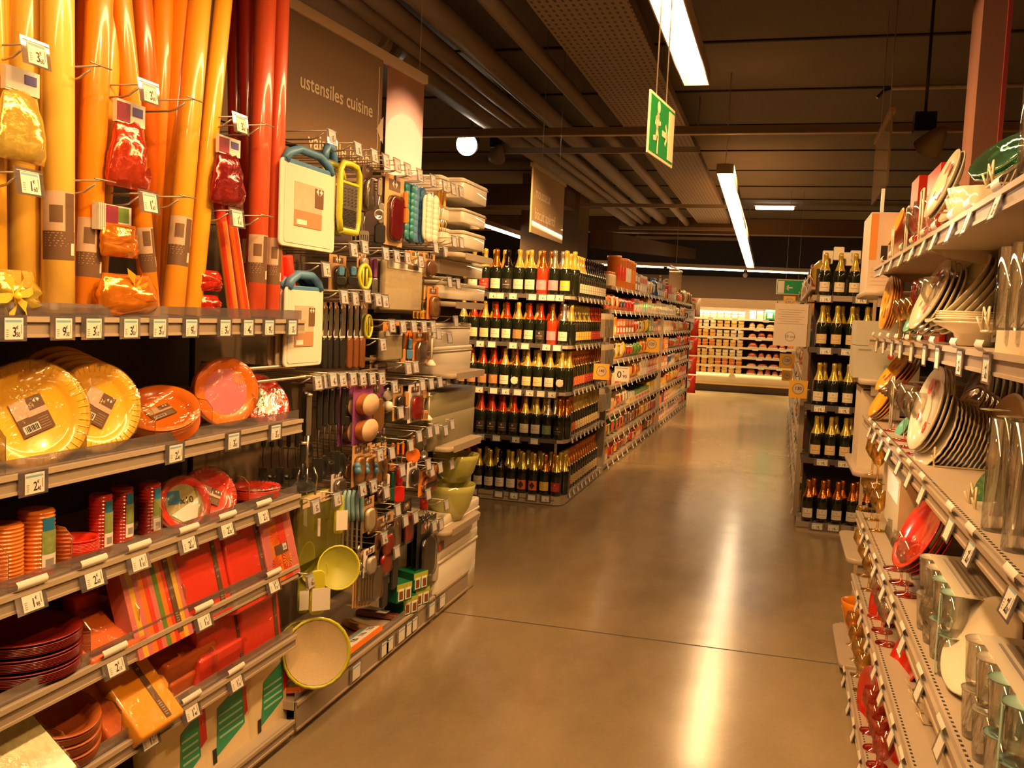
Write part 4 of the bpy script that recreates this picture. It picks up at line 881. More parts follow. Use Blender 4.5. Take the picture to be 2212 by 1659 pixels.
H('card_pack', 'white card with red waiter corkscrew', 'corkscrew card', 883, 832, 908, 908, redp, c2=white, X=-1.61)
H('spatula', 'long wooden spoon leaning before the grey box', 'spoon', 906, 826, 926, 906, woodm, c2=woodm, X=-1.59)
H('plunger_brush', 'small white funnel brush in front of the grey box', 'brush', 918, 850, 934, 906, wpl, X=-1.6)
H('whisk', 'small steel whisk under the purple card', 'whisk', 820, 925, 836, 955, X=-1.62)
for i in range(3): H('spatula', '%s orange handled spreader under the small whisk' % ORD[i], 'spreader', 842+i*11, 958, 853+i*11, 1015, opl, c2=steel if i == 1 else opl, X=-1.63)
H('spoon', 'orange basting tool leaning towards the bowls', 'baster', 878, 945, 905, 985, opl, X=-1.60)
H('spoon', 'round steel sieve beside the orange basting tool', 'sieve', 908, 945, 924, 985, steel, X=-1.59)
H('card_pack', 'pair of wooden rolling sticks under the scouring rolls', 'utensil card', 733, 990, 764, 1028, woodm, c2=woodm, X=-1.66)
for i, x in enumerate((762, 780, 800, 812)): H('card_pack', '%s corn holder card with blue topped wooden pick' % ORD[i], 'utensil card', x, 962, x+20, 1045, woodm, c2=tanb, X=-1.60-.012*i)
for i, x in enumerate((762, 780, 800, 810)): H('ball_tool', '%s blue round knob of the wooden picks row' % ORD[i], 'knob', x+2, 1002, x+16, 1020, blu, X=-1.585-.012*i)
H('handled_tool', 'bright red oven lighter hanging in the lower rows', 'lighter', 852, 1012, 872, 1080, redp, c2=redp, X=-1.60)
H('handled_tool', 'dark green lighter next to the red one', 'lighter', 842, 1020, 852, 1080, mat('dark green', (.01, .10, .06), .4), c2=mat('dark green', (0, 0, 0)), X=-1.61)
H('handled_tool', 'cream lighter left of the green one', 'lighter', 832, 1024, 842, 1078, wpl, c2=wpl, X=-1.61)
H('card_pack', 'white card of skewers by the red lighter', 'utensil card', 880, 1000, 900, 1045, blk, c2=white, X=-1.60)
H('card_pack', 'card with six copper coin shaped magnets', 'utensil card', 905, 1020, 942, 1056, mat('copper disc', (.40, .10, .02), .4), c2=orcard, X=-1.60)
H('card_pack', 'grey card of cake cutters under the black utensils', 'utensil card', 716, 1026, 740, 1060, steel, c2=MATS['greyed card'], X=-1.62)
for i in range(5): H('blue_knife', '%s of the pale blue handled steak knives from the left' % ORD[i], 'knife', 735+i*10, 1062, 747+i*10, 1182, X=-1.60)
H('card_pack', 'wooden tongs pack under the steak knives', 'utensil card', 782, 1080, 806, 1142, cordl, c2=tanb, X=-1.60)
H('card_pack', 'tan paper pack behind the wooden tongs pack', 'utensil card', 796, 1112, 814, 1145, woodm, c2=ylw, X=-1.63)
H('card_pack', 'clear pouch of brown pastry cutters near the red lighter', 'utensil card', 806, 1045, 836, 1080, brn, c2=blister, X=-1.61)
H('card_pack', 'toothed grey comb scraper card', 'utensil card', 812, 1122, 848, 1170, steel, c2=tanb, X=-1.62)
H('card_pack', 'clear card with red, green and white beads, upper', 'utensil card', 818, 1140, 848, 1195, redp, c2=blister, X=-1.60)
H('card_pack', 'clear card with red, green and white beads, lower', 'utensil card', 814, 1180, 842, 1232, redp, c2=blister, X=-1.60)
for i in range(2): H('knife_pack', '%s long black carving knife on card above the green boxes' % ORD[i], 'knife', 820+i*22, 1170-i*40, 840+i*22, 1305-i*40, blk, X=-1.60)
H('whisk', 'bunch of chrome tongs hanging beside the thin cards', 'tongs', 760, 1185, 785, 1235, X=-1.62)
for i in range(6): H('card_pack', '%s thin grey drawer divider card from the left' % ORD[i], 'utensil card', 764+i*6, 1200, 790+i*6, 1295-i*1, steel, c2=tanb, X=-1.63+.006*i)
H('card_pack', 'white blister card of clips beside the thin dividers', 'utensil card', 786, 1190, 808, 1235, wpl, c2=white, X=-1.60)
for i in range(3): H('card_pack', '%s black and red card with two round dials from the right' % ORD[i], 'timer card', 902-i*10, 1130, 938-i*8, 1238, mat('dark dial', (.03, .02, .02), .3), c2=blk, X=-1.60-.03*i)
for i in range(2):
    c = atX(921, 1176+i*32, -1.585); d = MB(); d.lathe([(.012, 0), (.017, 0), (.017, .002), (.012, .002)], mat('dial ring', (.55, .42, .36), .4), 20, Matrix.Rotation(PI/2, 4, 'X'), caps=(0, 0)); tag(d.build('timer_dial', loc=c, rot=(0, 0, RL)), ('upper', 'lower')[i]+' grey ring dial on the black timer card', 'dial')
m = MB(); a = atX(882, 1236, -1.585); b_ = atX(938, 1222, -1.585)
H('whisk', 'bristled brush above the black timer cards', 'brush', 898, 1085, 932, 1120, redp, X=-1.60)
H('card_pack', 'dark card of red edged tools left of the timer cards', 'utensil card', 868, 1085, 886, 1170, redp, c2=blk, X=-1.61)
# lime strainers and scoops
H('strainer', 'lime colander scoop in clear wrap, the large front one with white paper', 'scoop', 690, 1085, 764, 1278, lime, c2=limed, X=-1.58)
H('strainer', 'lime colander scoop behind the large one to its left', 'scoop', 650, 1100, 700, 1285, limed, c2=limed, X=-1.66)
H('strainer', 'lime sieve with white mesh hanging over the bottom shelf', 'sieve', 628, 1262, 730, 1455, lime, X=-1.56)
H('strainer', 'second lime sieve hanging behind the front one', 'sieve', 610, 1265, 690, 1440, limed, X=-1.68)
H('cookware_bag', 'pack of lime tools under a wide cream header card', 'tool pack', 645, 1078, 735, 1180, limed, c2=mat('cream header', (.70, .52, .34), .5), X=-1.64)
# boxes on the base shelf of the utensil section
gbox = mat('green box print', (.005, .13, .05), .4)
def gb(label, px, z, X=-1.63, lean=0):
    p = S(px, X, z); m = MB(); m.bb(-.05, .05, -.06, .06, 0, .085, gbox); m.bb(-.05, .05, -.061, -.06, .055, .085, mat('lime print', (.40, .45, .04), .4))
    o = m.build('utensil_box', loc=p, rot=(0, 0, RL-.35)); tag(o, label, 'box', 'green boxes on the bottom shelf')
    l = MB(); l.bb(-.042, -.004, -.0625, -.061, .008, .062, white); l.bb(.004, .042, -.0625, -.061, .008, .062, white); l.bb(-.036, -.012, -.0635, -.0625, .014, .052, brn); l.bb(.012, .036, -.0635, -.0625, .014, .052, brn); part('picture_print', l.mesh('picture_print'), o)
gb('green box at lower left of the four by the lime bowl', 866, .132); gb('green box at lower right of the four by the lime bowl', 892, .132)
gb('green box at upper left of the four by the lime bowl', 852, .219); gb('green box at upper right of the four by the lime bowl', 888, .219)
m = MB(); a = S(632, XL-.03, .17); b_ = S(812, XL-.03, .17); L_ = b_.y-a.y
m.bb(0, L_, -.05, .05, -.02, .0, opl)
o = m.build('price_board', loc=(XL-.05, a.y, .165), rot=(-.25, 0, RL)); tag(o, 'orange edged price board lying along the bottom shelf below the sieve', 'price board')
l = MB(); l.bb(.02, L_-.01, -.045, .04, .0005, .0015, white); l.bb(.02, L_-.01, .012, .036, .002, .0024, blueink)
for i in range(9):
    vs, fs = text_geo('1'+('20', '10', '35')[i % 3]); l.add([(.05+i*(L_-.09)/8+x*.032, -.025+y*.04, .0026) for x, y, _ in vs], fs, black)
part('price_strip', l.mesh('price_strip'), o)
for i, (px, c_, l_) in enumerate(((742, brn, 'brown wooden tool lying on the bottom shelf behind the price board'), (775, woodm, 'pale wooden tool lying beside the brown one on the bottom shelf'), (815, brn, 'bundle of wooden sticks with white tag on the bottom shelf'))):
    p = S(px, XL-.12, .145); m = MB(); m.rbox((0, 0, 0), (.05, .20, .025), .01, c_, ax='z'); o = m.build('wooden_tool', loc=p, rot=(0, .1, .6+i*.5)); tag(o, l_, 'kitchen tool')
    if i == 2: q = MB(); q.bb(-.05, .01, -.06, -.01, .02, .0215, white); part('swing_tag', q.mesh('swing_tag'), o)
def lathe_item(name, label, cat, loc, prof, m_, n=28, group=None, rot=(0, 0, 0), wn=0, wav=0.):
    m = MB(); m.lathe(prof, m_, n, caps=(0, 0), wn=wn, wav=wav); return tag(m.build(name, loc=loc, rot=rot), label, cat, group)
milk = glass('milky plastic', (.95, .9, .8), .06, body=(.92, .86, .74), dens=.86); limeg = glass('lime translucent', (.9, .9, .55), .07, body=(.62, .60, .16), dens=.62)
def bowlprof(r, h, t=.004): return [(r*.42, 0), (r*.5, .004), (r*.78, h*.35), (r*.95, h*.8), (r, h), (r-t, h), (r*.9, h*.75), (r*.7, h*.35), (.001, .01)]
lathe_item('salad_bowl', 'translucent lime ribbed bowl on the bottom shelf before the clear boxes', 'bowl', S(932, XL-.10, .135), [(x*1, z) for x, z in bowlprof(.10, .17)], limeg, 36, wn=18, wav=.012)
# ---------------------------------------------------------------- end unit with boxes
es_z = {}
for nm, py, X0 in (('a', 552, XL+.04), ('b', 655, XL-.0), ('c', 800, XL+.02), ('d', 945, XL+.02), ('e', 1110, XL+.03)):
    z = atX(1020, py, X0).z; es_z[nm] = z
    m = MB(); m.rbox((XL-.2+(X0-XL), 4.53, z-.012), (.46, .56, .024), .05, shelfm, ax='z', bev=.003); m.bb(XL-.40, XL-.36, 4.3, 4.74, z-.07, z-.012, shelfm); m.bb(XL-.36, XL-.1, 4.27, 4.29, z-.05, z-.02, shelfm); s = wpart('shelf', m, EU)
    m = MB(); m.bb(X0+.028, X0+.034, 4.32, 4.74, z-.032, z+.002, railm); wpart('price_rail', m, s)
def crate(label, px0, py0, px1, py1, X=-1.62, m_=milk, group='clear stackable boxes', y0=None, W=None, hasl=True, d=.30):
    a = atX(px0, py0, X); b = atX(px1, py1, X); W = W or b.y-a.y; h = a.z-b.z
    t = thing('storage_box', label, 'storage box', (X-d/2, (a.y+b.y)/2, b.z), (0, 0, RL), group)
    m = MB(); m.rbox((0, 0, h*.42), (W*.985, d*.985, h*.84), .02, m_, ax='z', bev=.004, taper=.985); part('body', m.mesh('body'), t)
    if hasl:
        m = MB(); m.rbox((0, 0, h*.90), (W, d, h*.16), .022, m_, ax='z', bev=.006); m.rbox((0, 0, h*.80), (W*1.015, d*1.03, h*.04), .024, m_, ax='z', bev=.002); part('lid', m.mesh('lid'), t)
        m = MB()
        for s_ in (-1, 1): m.rbox((s_*W*.50, 0, h*.76), (.012, .06, h*.2), .004, wpl, ax='x')
        part('clip', m.mesh('clip'), t)
    return t
crate('clear box at the top of the stack beside the utensil hooks', 1002, 382, 1054, 448)
crate('clear box second from the top of the stack beside the hooks', 1002, 448, 1051, 496)
crate('clear box third from the top, with a small dark label', 1002, 496, 1049, 545)
crate('large clear box at the left of the top shelf, upper one', 955, 376, 1012, 442, X=-1.70); crate('large clear box at the left of the top shelf, middle one', 957, 442, 1010, 490, X=-1.70); crate('large clear box at the left of the top shelf, lower one', 958, 490, 1008, 542, X=-1.70)
crate('wide frosted box, upper one on the second box shelf', 950, 552, 1045, 604, X=-1.64); crate('wide frosted box, lower one on the second box shelf', 948, 604, 1050, 652, X=-1.64)
crate('frosted box, upper one of the two above the grey box', 938, 696, 1018, 748, X=-1.62); crate('frosted box, lower one of the two above the grey box', 938, 748, 1020, 798, X=-1.62)
crate('solid grey green box, upper of the two stacked over the lime bowls', 930, 840, 1028, 892, X=-1.60, m_=mat('grey green plastic', (.24, .22, .13), .45), hasl=False); crate('solid grey green box, lower of the two stacked over the lime bowls', 930, 890, 1026, 942, X=-1.60, m_=MATS['grey green plastic'], hasl=False)
crate('clear lidded box at floor level, upper of the two', 945, 1122, 1032, 1190, X=-1.58); crate('clear lidded box at floor level, lower of the two', 948, 1188, 1028, 1262, X=-1.58)
m = MB(); m.bb(-.04, .04, -.001, 0, -.022, .022, brownlab); m.bb(-.035, -.01, -.0015, -.001, -.018, .018, redp); m.bb(-.005, .03, -.0015, -.001, -.018, .018, mat('olive print', (.14, .13, .04), .5))
tag(m.build('box_sticker', loc=atX(953, 1180, -1.575), rot=(0, 0, RL)), 'dark product sticker on the upper clear lidded box', 'sticker')
lathe_item('salad_bowl', 'lime translucent bowl with handles, upper of the two below the grey box', 'bowl', S(972, XL-.04, 0) * 1 + Vector((0, 0, es_z['e']+.19)), bowlprof(.125, .15), limeg, 36, group='lime translucent bowls')
lathe_item('salad_bowl', 'lime translucent bowl on the shelf, lower of the two below the grey box', 'bowl', S(962, XL-.04, 0) * 1 + Vector((0, 0, es_z['e']+.002)), bowlprof(.135, .19), limeg, 36, group='lime translucent bowls')

# ---------------------------------------------------------------- hanging banners on the left
sb = mat('brown sign board', (.20, .115, .055), .55); sf = mat('sign frame', (.62, .46, .28), .4); sl = mat('sign lettering', (.72, .60, .42), .5)
def banner():
    v = Vector((atX(620, 15, -2.0).x, 0, 0))
    A = atX(620, 15, -2.0); d = math.tan(math.radians(4.6)); u = Vector((d, 1, 0)).normalized()   # runs slightly towards the aisle
    def on(px, py):   # point of the sign plane
        r = ray(px, py); n = Vector((1, -d, 0)); k = (A-CAM).dot(n)/r.dot(n); return CAM+r*k
    def loc(px, py): q = on(px, py)-A; return q.dot(u), q.z
    t = thing('aisle_sign', 'brown aisle sign reading ustensiles cuisine, vaisselle jetable, hanging over the left shelves', 'sign', A, (0, 0, RL-math.atan(d)))
    x0, z0 = loc(560, -20); x1, _ = loc(827, 170)
    m = MB(); m.bb(-.5, x1, 0, .012, -.53, 0, sb); part('panel', m.mesh('panel'), t)
    xe, _ = loc(918, 240); m = MB(); m.bb(-.6, xe, -.012, .024, 0, .045, sf); part('top_bar', m.mesh('top_bar'), t)
    m = MB(); xl, zl = loc(725, 243); h = loc(648, 155)[1]-loc(648, 190)[1]
    a = loc(648, 187); b = loc(803, 276); w_ = b[0]-a[0]
    def line(s, x0, x1, z, up):
        vs, fs = text_geo(s); xs = [q[0] for q in vs]; k = (x1-x0)/(max(xs)-min(xs))
        m.add([(x0+(q[0]-min(xs))*k, -.002, z+q[1]*k) for q in vs], fs, sl)
    line('ustensiles cuisine', a[0], b[0], a[1], 0)
    c = loc(665, 275); e = loc(800, 318); line('vaisselle jetable', c[0], c[0]+(b[0]-a[0])*.98, a[1]-.235, 0)
    l0 = loc(822, 190)[0]; m.bb(l0-.02, l0-.014, -.002, -.001, -.51, -.04, sl); s0 = loc(818, 280); m.add([(s0[0]-.025, -.002, s0[1]), (s0[0]+.04, -.002, s0[1]+.07), (s0[0]+.04, -.002, s0[1]-.06)], [(0, 2, 1)], sl)
    part('lettering', m.mesh('lettering'), t)
    y0, _ = loc(838, 190)
    t2 = thing('hanging_banner', 'backlit pale banner glowing white at its lower half, right of the brown aisle sign', 'banner', A, (0, 0, RL-math.atan(d)))
    bm = bpy.data.materials.new('backlit banner'); bm.use_nodes = True; nt = bm.node_tree; nt.nodes.clear(); N = nt.nodes.new
    tr = N('ShaderNodeBsdfTranslucent'); tr.inputs[0].default_value = (.85, .62, .5, 1); df = N('ShaderNodeBsdfDiffuse'); df.inputs[0].default_value = (.45, .25, .16, 1); mx = N('ShaderNodeMixShader'); mx.inputs[0].default_value = .45; oo = N('ShaderNodeOutputMaterial')
    nt.links.new(tr.outputs[0], mx.inputs[1]); nt.links.new(df.outputs[0], mx.inputs[2]); nt.links.new(mx.outputs[0], oo.inputs[0])
    m = MB(); m.bb(y0, xe-.01, .004, .006, -.56, -.005, bm); part('sheet', m.mesh('sheet'), t2)
    m = MB()
    for x in (.1, 1.2): m.cyl((x, .006, .04), (x, .006, 3.9-A.z), .003, sf, n=4)
    part('suspension_cord', m.mesh('suspension_cord'), t)
    # added spot close behind the banner, makes its sheet glow
    P = on(880, 330); 
    spot('banner_fill', (P.x-.40, P.y+.10, P.z-.02), (P.x, P.y, P.z-.04), 2600, 1.3, (1, .75, .5))
banner()
def msign():
    p = [atX(*q, -2.0) for q in ((1152, 360), (1220, 405), (1210, 527), (1145, 488))]
    t = thing('aisle_sign', 'grey hanging sign reading mousseux, biscuit aperitif above the bottle display', 'sign', p[0], (0, 0, RL))
    W = p[1].y-p[0].y; h = .52; gm = glass('frosted sign', (.6, .5, .4), .06, body=(.62, .46, .30), dens=.85)
    m = MB(); m.bb(.02, W, 0, .008, -h, 0, gm); part('panel', m.mesh('panel'), t)
    m = MB(); m.bb(-.02, W+.02, -.012, .02, -.0, .035, sf); m.bb(.0, .015, -.002, .01, -h, 0, sf); part('top_bar', m.mesh('top_bar'), t)
    m = MB()
    for s, z in (('mousseux', -.23), ('biscuit apéritif', -.40)):
        vs, fs = text_geo(s); xs = [q[0] for q in vs]; k = min(.13, W*.80/(max(xs)-min(xs))); m.add([(W*.1+(q[0]-min(xs))*k*.95, -.002, z+q[1]*k) for q in vs], fs, sl)
    part('lettering', m.mesh('lettering'), t)
    m = MB(); m.cyl((W*.25, 0, .03), (W*.25, 0, 3.9-p[0].z), .003, wirem, n=4); m.cyl((W*.8, 0, .03), (W*.8, 0, 3.9-p[0].z), .003, wirem, n=4); part('suspension_cord', m.mesh('suspension_cord'), t)
    q0 = atX(1447, 575, -2.0); t = thing('aisle_sign', 'small pale hanging sign far down the snack aisle in front of the light row', 'sign', q0, (0, 0, RL)); q1 = atX(1470, 588, -2.0)
    m = MB(); m.bb(0, 2.1, 0, .01, -.40, 0, gm); part('panel', m.mesh('panel'), t); m = MB(); m.bb(-.02, 2.12, -.01, .02, 0, .03, sf); part('top_bar', m.mesh('top_bar'), t); m = MB(); m.cyl((1, 0, .02), (1, 0, 3.9-q0.z), .004, wirem, n=4); part('suspension_cord', m.mesh('suspension_cord'), t)
msign()
def exitsign(label, p, rz, W, h, man=True, flip=1):
    gsn = mat('exit green', (.01, .22, .045), .45, emit=(.02, .35, .08), est=.10); wf = mat('exit white', (.80, .70, .50), .5)
    t = thing('exit_sign', label, 'exit sign', p, (0, 0, rz), 'green exit signs')
    m = MB(); m.bb(0, W, 0, .006, -h, 0, wf); part('frame', m.mesh('frame'), t)
    m = MB(); m.bb(W*.03, W*.97, -.002, 0, -h*.95, -h*.05, gsn); part('panel', m.mesh('panel'), t)
    m = MB(); y0, y1 = -.004, -.002
    X = (lambda v: v*W) if flip > 0 else (lambda v: (1-v)*W)
    def q(x0, x1, z0, z1): a, b = X(x0), X(x1); m.bb(min(a, b), max(a, b), y0, y1, -h*z1, -h*z0, wf)
    q(.74, .95, .10, .92)
    def bar(pts, r):
        for (xa, za), (xb, zb) in zip(pts, pts[1:]):
            p_ = Vector((X(xa), -h*za)); q_ = Vector((X(xb), -h*zb)); u_ = (q_-p_).normalized(); v_ = Vector((-u_.y, u_.x))*r; u_ = u_*r*.5
            m.add([(k.x, y0-.0005, k.y) for k in (p_-u_-v_, q_+u_-v_, q_+u_+v_, p_-u_+v_)], [(0, 1, 2, 3)], wf)
    bar([(.48, .55), (.66, .55)], .012); bar([(.60, .40), (.68, .55), (.60, .70)], .010)
    if man:
        m.lathe([(.001, 0), (.024, 0)], wf, 12, Matrix.Translation((X(.31), y0, -h*.18)) @ Matrix.Rotation(PI/2, 4, 'X'), caps=(0, 0))
        bar([(.29, .32), (.27, .52)], .016); bar([(.27, .52), (.32, .66), (.31, .92)], .010); bar([(.27, .52), (.24, .70), (.15, .72)], .010); bar([(.29, .33), (.22, .38), (.20, .48)], .008); bar([(.29, .33), (.34, .44), (.39, .42)], .008)
    part('pictogram', m.mesh('pictogram'), t)
    m = MB(); m.cyl((W*.3, .01, 0), (W*.3, .01, 3.9-p[2]), .003, wirem, n=4); m.cyl((W*.7, .01, 0), (W*.7, .01, 3.9-p[2]), .003, wirem, n=4); part('suspension_cord', m.mesh('suspension_cord'), t)
    return t
a, b_ = atX(1406, 192, -.55), atX(1457, 268, -.50); d = b_-a
exitsign('green exit sign with running man and arrow hanging under the near light', a+Vector((0, 0, 0)), math.atan2(d.y, d.x), math.hypot(d.x, d.y), (a-atX(1400, 330, -.55)).z)
p = atY(1678, 603, 17.0)
exitsign('green exit sign with left arrow far away above the right end display', p, 0, .52, .26, man=False, flip=-1)
# ================================================================ sparkling wine end display
XC = -1.645; YC = 7.29
CZ = [.075, .54, .93, 1.31, 1.71]
bglass = mat('dark green bottle glass', (.012, .016, .008), .06, clear=1.); rglass = mat('rose bottle glass', (.45, .05, .015), .08, clear=1.)
foils = {k: mat(k+' foil', c, .22, .85, bump=.5, nscale=60) for k, c in dict(gold=(.84, .41, .07), copper=(.72, .24, .05), silver=(.72, .66, .58), red=(.60, .03, .02), black=(.03, .02, .02), orange=(.80, .24, .03)).items()}
labs = {k: mat(k+' wine label', c, .55) for k, c in dict(white=(.78, .70, .56), cream=(.74, .56, .30), black=(.04, .03, .03), orange=(.80, .16, .03), yellow=(.80, .52, .08), pink=(.78, .28, .38), red=(.5, .03, .02), tan=(.42, .20, .06), green=(.2, .3, .16)).items()}
BME = {}
def bottle_meshes(foil, lab, n, shape='rect'):
    k = (foil, lab, n, shape)
    if k in BME: return BME[k]
    g = rglass if lab == 'pink' and foil == 'copper' else bglass
    r = .0435
    m = MB(); m.lathe([(.036, 0), (r, .006), (r, .155), (r*.96, .175), (.032, .205), (.021, .235), (.0155, .262), (.0145, .30)], g, n, caps=(1, 0))
    f = MB(); f.lathe([(.0385, .190), (.0338, .202), (.0222, .234), (.0168, .262), (.0158, .285), (.0178, .288), (.0178, .305), (.0165, .318), (.008, .322)], foils[foil], n, caps=(0, 1))
    l = MB(); L_ = labs[lab]; rr = r+.0006
    if shape == 'rect':
        l.lathe([(rr, .035), (rr, .105)], L_, 8, a0=-PI/2-.95, a1=-PI/2+.95); l.lathe([(rr+.0004, .062), (rr+.0004, .066)], greyink if lab != 'black' else tanp, 5, a0=-PI/2-.6, a1=-PI/2+.6); l.lathe([(rr+.0004, .045), (rr+.0004, .047)], greyink, 4, a0=-PI/2-.4, a1=-PI/2+.4)
        l.lathe([(rr+.0004, .080), (rr+.0004, .092)], tanp, 3, a0=-PI/2-.12, a1=-PI/2+.12)
    elif shape == 'diamond':
        l.lathe([(rr, .03), (rr, .105)], L_, 8, a0=-PI/2-.9, a1=-PI/2+.9); vs = [(0, 0)]
        l.add([(-.022, -rr-.001, .068), (0, -rr-.0025, .038), (.022, -rr-.001, .068), (0, -rr-.0025, .098)], [(0, 1, 2, 3)], labs['black'])
    else:
        l.lathe([(.001, 0), (.030, 0)], L_, 14, Matrix.Translation((0, -rr-.0008, .07)) @ Matrix.Rotation(PI/2, 4, 'X'), caps=(0, 0)); l.lathe([(rr, .045), (rr, .095)], L_, 6, a0=-PI/2-.6, a1=-PI/2+.6)
    q = MB()
    if shape != 'diamond':
        q.lathe([(.001, 0), (.011, 0)], labs['white'] if foil != 'red' else foils['gold'], 10, Matrix.Translation((0, -.0345, .198)) @ Matrix.Rotation(PI/2-.5, 4, 'X'), caps=(0, 0))
        q.lathe([(.034, .196), (.031, .205)], foils[foil], 8, a0=-PI/2-1.1, a1=-PI/2+1.1)
    BME[k] = (m.mesh('sparkling_wine_bottle'), f.mesh('foil'), l.mesh('wine_label'), q.mesh('neck_seal') if q.v else None); return BME[k]
def bottle(loc, rz, label, foil='gold', lab='white', n=16, shape='rect', group=None, full=True, s=1.):
    me = bottle_meshes(foil, lab, n, shape)
    o = bpy.data.objects.new('sparkling_wine_bottle', me[0]); COL.objects.link(o); o.location = loc; o.rotation_euler = (0, 0, rz); o.scale = (s, s, s)
    tag(o, label, 'bottle', group); part('foil', me[1], o)
    if full: part('wine_label', me[2], o); me[3] and part('neck_seal', me[3], o)
    return o
CU = thing('bottle_display', 'end display unit with five shelves of sparkling wine, left of the aisle', 'display unit', (-2.3, 8.1, 0))
m = MB(); m.bb(-2.15, -2.12, 7.75, 9.0, 0, 1.95, dark); m.bb(-3.1, -2.12, 7.75, 7.78, 0, 1.95, dark); wpart('back_panel', m, CU)
names = ['bottom', 'second lowest', 'middle', 'second highest', 'top']
fr = {  # front rows, from the corner (right) to the left: foil, label, shape
 0: [('gold', 'red', 'rect'), ('copper', 'yellow', 'rect'), ('gold', 'orange', 'diamond'), ('gold', 'orange', 'diamond'), ('gold', 'white', 'rect'), ('black', 'white', 'rect'), ('gold', 'white', 'rect'), ('gold', 'white', 'rect'), ('red', 'white', 'rect'), ('black', 'black', 'rect')],
 1: [('copper', 'black', 'rect'), ('silver', 'green', 'rect'), ('gold', 'white', 'rect'), ('gold', 'white', 'rect'), ('red', 'black', 'rect'), ('red', 'black', 'rect'), ('red', 'black', 'rect'), ('red', 'black', 'rect'), ('copper', 'black', 'rect')],
 2: [('gold', 'white', 'round'), ('gold', 'white', 'rect'), ('gold', 'cream', 'rect'), ('gold', 'cream', 'rect'), ('copper', 'white', 'round'), ('gold', 'white', 'rect'), ('red', 'tan', 'rect'), ('red', 'tan', 'rect'), ('copper', 'tan', 'rect'), ('copper', 'tan', 'rect')],
 3: [('silver', 'white', 'rect'), ('copper', 'pink', 'rect'), ('red', 'black', 'rect'), ('red', 'white', 'rect'), ('gold', 'tan', 'rect'), ('red', 'white', 'rect'), ('red', 'white', 'rect'), ('gold', 'cream', 'rect'), ('red', 'cream', 'rect'), ('gold', 'cream', 'rect')],
 4: [('gold', 'yellow', 'rect'), ('silver', 'pink', 'rect'), ('copper', 'pink', 'rect'), ('gold', 'white', 'rect'), ('gold', 'white', 'rect'), ('black', 'black', 'rect'), ('orange', 'white', 'rect'), ('gold', 'red', 'rect'), ('gold', 'white', 'rect')]}
sidef = {0: [('gold', 'red')]*4+[('copper', 'cream')]*12, 1: [('copper', 'orange')]*5+[('gold', 'cream')]*11, 2: [('gold', 'white')]*3+[('copper', 'orange')]*5+[('copper', 'red')]*8, 3: [('silver', 'white')]*4+[('gold', 'yellow')]*6+[('red', 'red')]*6, 4: [('gold', 'black')]*4+[('gold', 'white')]*3+[('black', 'white')]*9}
tagpx = {4: (1065, 1080, 1108, 1150, 1172, 1190, 1208), 3: (1037, 1062, 1108, 1134, 1180, 1203), 2: (985, 1010, 1035, 1066, 1092, 1118, 1144, 1168, 1192), 1: (1038, 1072, 1114, 1154), 0: (1022, 1077, 1110, 1148, 1178)}
for i, z in enumerate(CZ):
    m = MB(); X1 = XC+.02; c = .07
    poly = [(-3.1, YC-.02), (X1-c, YC-.02), (X1-c*.3, YC+c*.3-.02), (X1, YC+c), (X1, 9.0), (-2.12, 9.0), (-2.12, 7.75), (-3.1, 7.75)]
    th = .028 if i else .07
    vs = [(x, y, z-th) for x, y in poly]+[(x, y, z-.002) for x, y in poly]; n = len(poly)
    m.add(vs, [tuple(range(n-1, -1, -1)), tuple(range(n, 2*n))]+[(k, (k+1) % n, (k+1) % n+n, k+n) for k in range(n)], shelfm)
    m.bb(-3.1, X1-c, YC-.03, YC-.02, z-.03, z+.004, acry if i else shelfm)
    s = wpart('shelf', m, CU)
    for j, px in enumerate(tagpx[i]): put_tag(s, tuple(SY(px, YC-.035, z-.022)), 0, *(('', '', ) if j % 2 else ('4', '50')), tilt=-.1, w_=.062, h=.045)
    for j in range(9): put_tag(s, (X1+.008, 7.50+j*.165, z-.02), RL, tilt=-.3, w_=.045, h=.045)
    F = fr[i]; sp = .0955 if i < 4 else .098
    for j, (fo, la, sh_) in enumerate(F):
        x = XC-.055-j*sp
        bottle((x, YC+.045, z), 0, '%s foil bottle, %s label, %s from corner, front, %s shelf, left wine display' % (fo, la, ORD[j], names[i]), fo, la, 20, sh_, 'bottles in the front rows of the left wine display', s=1.13 if i == 4 else 1.04)
        for r_ in (1, 2) if i in (0, 4) else (1,):
            if i == 4 and r_ == 2: continue
            f2 = fo if R.random() > .25 else 'gold'
            bottle((x+R.uniform(-.008, .008)+.045*(r_ % 2), YC+.045+r_*.092, z), 0, '%s foil bottle, row %s, behind %s front bottle, %s shelf, left wine display' % (f2, ('two', 'three')[r_-1], ORD[j], names[i]), f2, la, 12, sh_, 'bottles in the rear rows of the left wine display', full=False, s=1.13 if i == 4 else 1.03)
    for j, (fo, la) in enumerate(sidef[i]):
        if j == 0: continue
        bottle((XC-.048, YC+.05+j*.099, z), RL-.35, '%s foil bottle, %s label, %s along aisle side, %s shelf, left wine display' % (fo, la, ORD[j], names[i]), fo, la, 14, 'rect', 'bottles along the aisle side of the left wine display', s=1.08 if i in (0, 4) else 1.03)
        if i in (1, 2, 3, 4) and j > 2: bottle((XC-.145, YC+.08+j*.099, z), RL, '%s foil bottle behind %s aisle side one, %s shelf, left wine display' % (fo, ORD[j], names[i]), fo, la, 10, 'rect', 'rear bottles along the aisle side of the left wine display', full=False)
